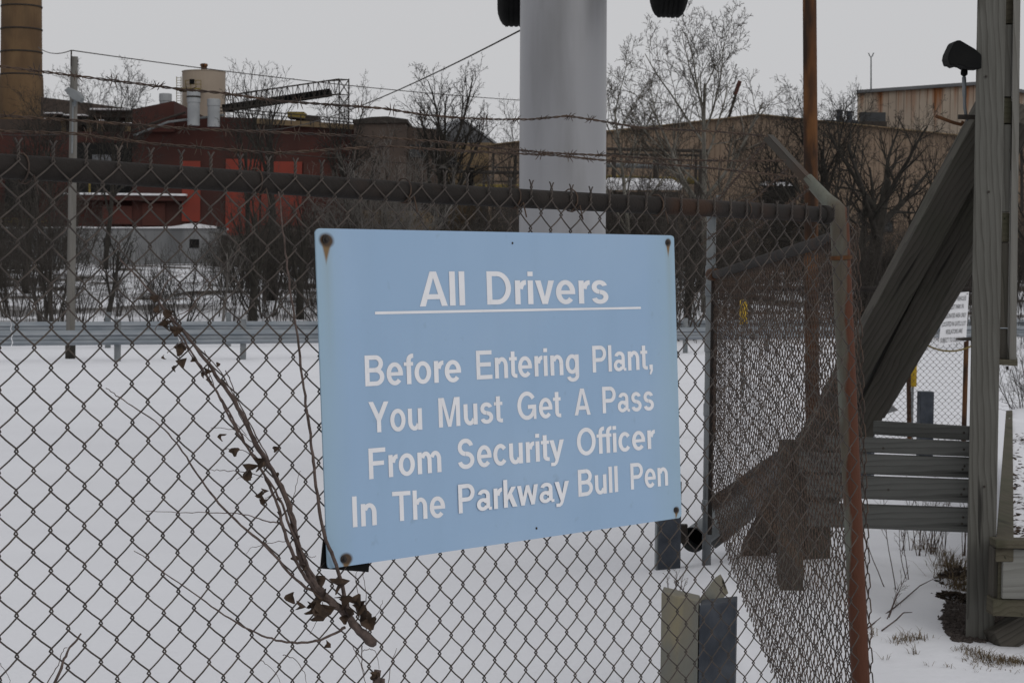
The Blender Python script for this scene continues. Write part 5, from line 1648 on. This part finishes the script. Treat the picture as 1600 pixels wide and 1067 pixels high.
for k, (px, r) in enumerate([([(402, 700), (380, 678), (357, 670), (330, 668)], .0009), ([(398, 712), (375, 702), (355, 701), (345, 703)], .0009), ([(412, 745), (385, 738), (350, 735), (327, 734)], .001), ([(392, 730), (382, 742), (370, 748)], .0008),
                             ([(325, 570), (330, 590), (345, 625), (360, 650), (385, 680)], .0011), ([(352, 578), (362, 600), (372, 640), (382, 665)], .0012), ([(420, 755), (425, 770), (415, 778)], .001), ([(562, 955), (560, 930), (556, 905), (558, 890)], .0008),
                             ([(572, 990), (573, 960), (571, 920), (566, 892)], .001), ([(575, 975), (588, 962), (598, 938)], .0009), ([(565, 1008), (566, 1035), (571, 1067)], .0013), ([(550, 1006), (560, 1030), (575, 1075)], .0009),
                             ([(606, 1070), (611, 1040), (619, 1012)], .0009), ([(568, 1016), (580, 1014), (588, 1020), (593, 1045)], .0008), ([(505, 940), (500, 960), (485, 990)], .0009), ([(84, 1072), (98, 1035), (110, 1012), (126, 990)], .0028),
                             ([(70, 1072), (88, 1045), (96, 1020), (106, 1010)], .0011), ([(442, 1023), (462, 1030), (475, 1050), (480, 1070)], .0009), ([(408, 1032), (425, 1045), (440, 1068)], .0007), ([(0, 1036), (14, 1056), (15, 1072)], .0006),
                             ([(282, 560), (276, 540), (290, 528)], .0009), ([(262, 552), (272, 542), (284, 536)], .0007), ([(456, 800), (462, 760), (470, 735)], .0008), ([(470, 860), (485, 870), (494, 868)], .0008),
                             ([(248, 470), (262, 440), (285, 428)], .0012), ([(262, 490), (250, 505), (240, 520)], .001), ([(270, 498), (300, 480), (312, 455), (330, 430)], .0011), ([(240, 462), (270, 470), (300, 462)], .0009)]):
    stem(px, r, r * .55, .012 + .003 * (k % 4), seed=20 + k, name='twig')
# cut stub below
MB().tube([F(586, 1090, .02), F(588, 1060, .02), F(590, 1046, .02)], [.008, .0075, .0075], 9).build('stub', 'stick', t, smooth=True)
MB().tube([F(600, 1090, .02), F(597, 1066, .02), F(597, 1060, .02)], [.006, .006, .006], 8).build('stub', 'stick', t, smooth=True)
def leaf(x, y, size, seed, off=.024):
    rng = random.Random(seed)
    c = F(x, y, off)
    s = size / (1000 if y > 850 else 1250)
    mb = MB()
    rows, cols = 5, 3
    ax_ = Vector((rng.uniform(-.5, .5), rng.uniform(-.5, .3), -1)).normalized()
    sx_ = perp(ax_, rng)
    nn_ = ax_.cross(sx_)
    for j in range(rows):
        u = j / (rows - 1)
        w = s * (.12 + .45 * math.sin(math.pi * min(1, u * 1.05) ** .8)) * rng.uniform(.7, 1.3)
        curl = nn_ * s * .5 * math.sin(u * 3) * rng.uniform(.4, 1.2)
        for i in range(cols):
            v = i - 1
            mb.v.append(c + ax_ * (s * (u - .3)) + sx_ * (w * v) + curl + nn_ * (abs(v) * w * rng.uniform(.3, 1.1)))
    for j in range(rows - 1):
        for i in range(cols - 1):
            a = j * cols + i
            mb.f.append((a, a + 1, a + cols + 1, a + cols))
    mb.build('leaf', 'leaf', t)
LV = [(282, 566, 22), (276, 574, 16), (258, 556, 12), (353, 682, 20), (365, 704, 22), (396, 722, 34), (402, 733, 34), (390, 738, 28), (412, 770, 22), (418, 784, 20), (408, 766, 16), (440, 800, 14), (428, 700, 16), (484, 930, 36), (492, 948, 40), (478, 945, 26), (503, 950, 28),
      (516, 912, 34), (512, 925, 28), (497, 905, 26), (545, 935, 22), (553, 950, 26), (560, 932, 24), (556, 945, 22), (572, 960, 30), (576, 972, 26), (569, 950, 18), (460, 930, 24), (462, 942, 18), (508, 1003, 16), (525, 940, 30), (535, 955, 26), (540, 965, 20), (470, 885, 14), (462, 870, 12),
      (262, 500, 24), (270, 506, 26), (258, 488, 22), (275, 515, 24), (250, 480, 20), (286, 540, 24), (278, 548, 18), (330, 590, 16), (318, 578, 18), (322, 585, 16), (338, 568, 12), (434, 740, 12), (440, 780, 12), (455, 820, 12), (468, 838, 10), (590, 1052, 18), (585, 1056, 14), (246, 465, 18), (300, 560, 12)]
for i, (x, y, s_) in enumerate(LV):
    leaf(x, y, s_, 900 + i)

# ------------------------------------------------------------------ trodden corner by the timber post: gravel, dry grass, weeds
def gpx(x, y):
    v = ray(x, y)
    lo, hi = 1.0, 60.0
    for _ in range(40):
        m_ = (lo + hi) / 2
        p = CAM + v * m_
        if p.z > gz(p.x, p.y):
            lo = m_
        else:
            hi = m_
    p = CAM + v * lo
    return Vector((p.x, p.y, gz(p.x, p.y)))
bed = MB()
NB = 40
rim = []
for i in range(NB):
    a = 2 * math.pi * i / NB
    k = 1 + .22 * noise.noise((math.cos(a) * 2, math.sin(a) * 2, 5)) + .1 * noise.noise((math.cos(a) * 7, math.sin(a) * 7, 1))
    rim.append((1560 + 88 * k * math.cos(a), 968 + 31 * k * math.sin(a)))
for f in (1, .93, .7, .4, .05):
    for x, y in rim:
        q_ = gpx(1560 + (x - 1560) * f, 968 + (y - 968) * f)
        bed.v.append(q_ + Vector((0, 0, -.006 if f == 1 else .007 + .006 * noise.noise((q_.x * 20, q_.y * 20, 0)))))
bed.f = [(j * NB + i, j * NB + (i + 1) % NB, (j + 1) * NB + (i + 1) % NB, (j + 1) * NB + i) for j in range(4) for i in range(NB)] + [tuple(4 * NB + i for i in range(NB))]
kind(bed.build('gravel_ground', 'gravel', smooth=True), 'structure')
gvl = MB()
for i in range(7000):
    if i % 2:
        x, y = R.gauss(1535, 26), R.gauss(966, 20)
    else:
        x, y = R.uniform(1475, 1640), R.gauss(975, 14)
    if not (940 < y < 1004) or (x < 1462 + abs(y - 965) * .7):
        continue
    c = gpx(x, y) + Vector((0, 0, .004))
    s = R.uniform(.006, .019)
    q = Matrix.Rotation(R.uniform(0, 6.28), 3, Vector((R.uniform(-1, 1), R.uniform(-1, 1), 1)).normalized())
    vs = [q @ Vector(p) * s * R.uniform(.8, 1.2) for p in ((1, 0, 0), (-1, 0, 0), (0, .8, 0), (0, -.8, 0), (0, 0, .55), (0, 0, -.55))]
    gvl.add([c + p for p in vs], [(0, 2, 4), (2, 1, 4), (1, 3, 4), (3, 0, 4), (2, 0, 5), (1, 2, 5), (3, 1, 5), (0, 3, 5)])
o = gvl.build('gravel_patch', 'gravel')
kind(o, 'stuff')
gs = MB()
def tuft(x, y, n, h, spread_, flat=.4):
    c0_ = gpx(x, y)
    for i in range(int(n * .8)):
        a = R.uniform(0, 6.28)
        b = c0_ + Vector((R.gauss(0, spread_), R.gauss(0, spread_ * .7), 0))
        b.z = gz(b.x, b.y)
        hh = h * R.uniform(.15, 1.0)
        o_ = Vector((math.cos(a), math.sin(a), 0)) * hh * R.uniform(.3, 1.8)
        w = Vector((-math.sin(a), math.cos(a), 0)) * .0016
        p1, p2 = b + o_ * .4 + Vector((0, 0, hh * .6)), b + o_ + Vector((0, 0, hh * R.uniform(.5, 1)))
        gs.add([b - w, b + w, p1 + w * .8, p1 - w * .8, p2], [(0, 1, 2, 3), (3, 2, 4)])
for (x, y, n, h, sp) in ((1512, 1016, 90, .035, .035), (1528, 1024, 120, .04, .04), (1548, 1030, 150, .035, .05), (1572, 1034, 160, .04, .05), (1596, 1036, 130, .045, .05), (1540, 1038, 60, .03, .05), (1432, 998, 70, .06, .035), (1412, 1001, 60, .05, .03), (1400, 1005, 30, .05, .02),
                         (1490, 903, 260, .17, .05), (1502, 922, 200, .12, .05), (1478, 884, 140, .15, .04), (1506, 890, 120, .14, .05), (1455, 862, 60, .2, .03), (1440, 858, 50, .16, .03), (1386, 1030, 8, .05, .012), (1427, 1022, 14, .07, .01), (1482, 1042, 12, .03, .02), (1530, 1048, 14, .03, .03),
                         (1360, 992, 26, .08, .02), (1404, 946, 6, .08, .015), (1575, 1050, 14, .03, .04), (1450, 1040, 7, .04, .01)):
    tuft(x, y, n, h, sp)
kind(gs.build('dry_grass', 'grass'), 'stuff')
mo = MB()
for (x, y, rx, ry, h) in ((1502, 912, .16, .22, .09), (1488, 935, .12, .12, .035)):
    c = gpx(x, y)
    for i in range(700):
        a, rr_ = R.uniform(0, 6.28), math.sqrt(R.random())
        p = c + Vector((rx * rr_ * math.cos(a), ry * rr_ * math.sin(a), h * (1 - rr_ * rr_) * R.uniform(.5, 1)))
        s = R.uniform(.006, .02)
        u = Vector((R.uniform(-1, 1), R.uniform(-1, 1), R.uniform(-.6, .6))) * s
        w = Vector((R.uniform(-1, 1), R.uniform(-1, 1), R.uniform(-.6, .6))) * s
        mo.add([p - u, p + w * .6, p + u, p - w], [(0, 1, 2, 3)])
kind(mo.build('leaf_litter', 'litter'), 'stuff')
# tall dry weeds standing in the snow behind the boards
def weed(label, x, y, hpx, seed, lean=0, n=4):
    rng = random.Random(seed)
    b = gpx(x, y)
    k = hpx / (FPX / b.y)
    m = MB()
    for i in range(n):
        d = Vector((rng.uniform(-.25, .25) + lean, rng.uniform(-.2, .2), 1)).normalized()
        branch(m, m, b + Vector((rng.gauss(0, .02), rng.gauss(0, .02), -.03)), d, k * rng.uniform(.6, 1.1), .0028, 0, rng,
               dict(lv=2, tl=9, seg=(7, 4, 3), taper=(.4, .5, .6), wig=(.07, .15, .2), up=(.01, .04, .04), kids=((4, 6), (2, 4)), st=(.45, .3), ang=((.3, .8), (.3, .8)), len=((.15, .3), (.3, .5)), rad=((.5, .7), (.6, .8)), min=.001))
    tag(m.build('dry_weed', 'stick'), label, 'weed', 'dry weeds in the snow')
for i, (x, y, h, ln, nn, lb) in enumerate([(1395, 920, 170, -.15, 2, 'tall bent weed stems crossing the lower boards near the corner post'), (1425, 905, 130, -.25, 2, 'leaning bare weed stalk in the snow left of the timber post'), (1440, 868, 110, 0, 6, 'clump of thin weeds under the lowest board'),
                                        (1455, 866, 120, .05, 7, 'denser weed clump under the lowest board beside the grass'), (1470, 868, 100, .1, 5, 'weed clump close to the timber post'), (1415, 860, 95, .05, 4, 'sparse weeds under the boards toward the corner post'),
                                        (1384, 965, 90, .3, 2, 'thin weed stalks in the snow right of the corner post'), (1505, 868, 110, .1, 5, 'weeds right against the timber post'), (1055, 935, 60, 0, 5, 'small weed by the blue grey steel post')]):
    weed(lb, x, y, h, 300 + i, ln, nn)
for i, (a, b, lb) in enumerate([((1352, 985, 1468, 908), None, 'long thin stick lying on the snow right of the corner post'), ((1378, 986, 1425, 966), None, 'short thin stick lying on the snow below the long one')]):
    p, q = gpx(a[0], a[1]), gpx(a[2], a[3])
    m = MB().tube([p + Vector((0, 0, .004)), p.lerp(q, .4) + Vector((.01, 0, .03)), p.lerp(q, .7) + Vector((0, 0, .045)), q + Vector((0, 0, .03))], [.004, .0035, .003, .0015], 6)
    tag(m.build('fallen_stick', 'stick', smooth=True), lb, 'stick')
# leafless bush at the right edge beyond the frame
o = bpy.data.objects.new('bare_shrub', SH[1])
COL.objects.link(o)
o.location = Vector((4.75, 17.5, .35))
o.scale = (.3, .3, .3)
tag(o, 'small leafless bush in the snow just right of the timber post', 'shrub')
# nail heads and bolts on the timber, snow lying on the boards
fr = [o for o in bpy.data.objects if o.name.startswith('timber_frame')][0]
NAIL = MB().lathe((0, 0, 0), [(.006, 0), (.0055, .002), (.002, .003)], 8, (0, -1, 0)).mesh('nail_head', 'darkiron')
for (x, y, d) in ((1506, 676, 8.80), (1506, 702, 8.75), (1507, 728, 8.76), (1504, 733, 8.76), (1506, 764, 8.73), (1502, 772, 8.73), (1505, 808, 8.74), (1503, 818, 8.74), (1380, 700, 8.87), (1388, 765, 8.85), (1545, 300, 8.655), (1538, 760, 8.655), (1541, 120, 8.655)):
    inst('nail_head', NAIL, fr, P(x, y, d))
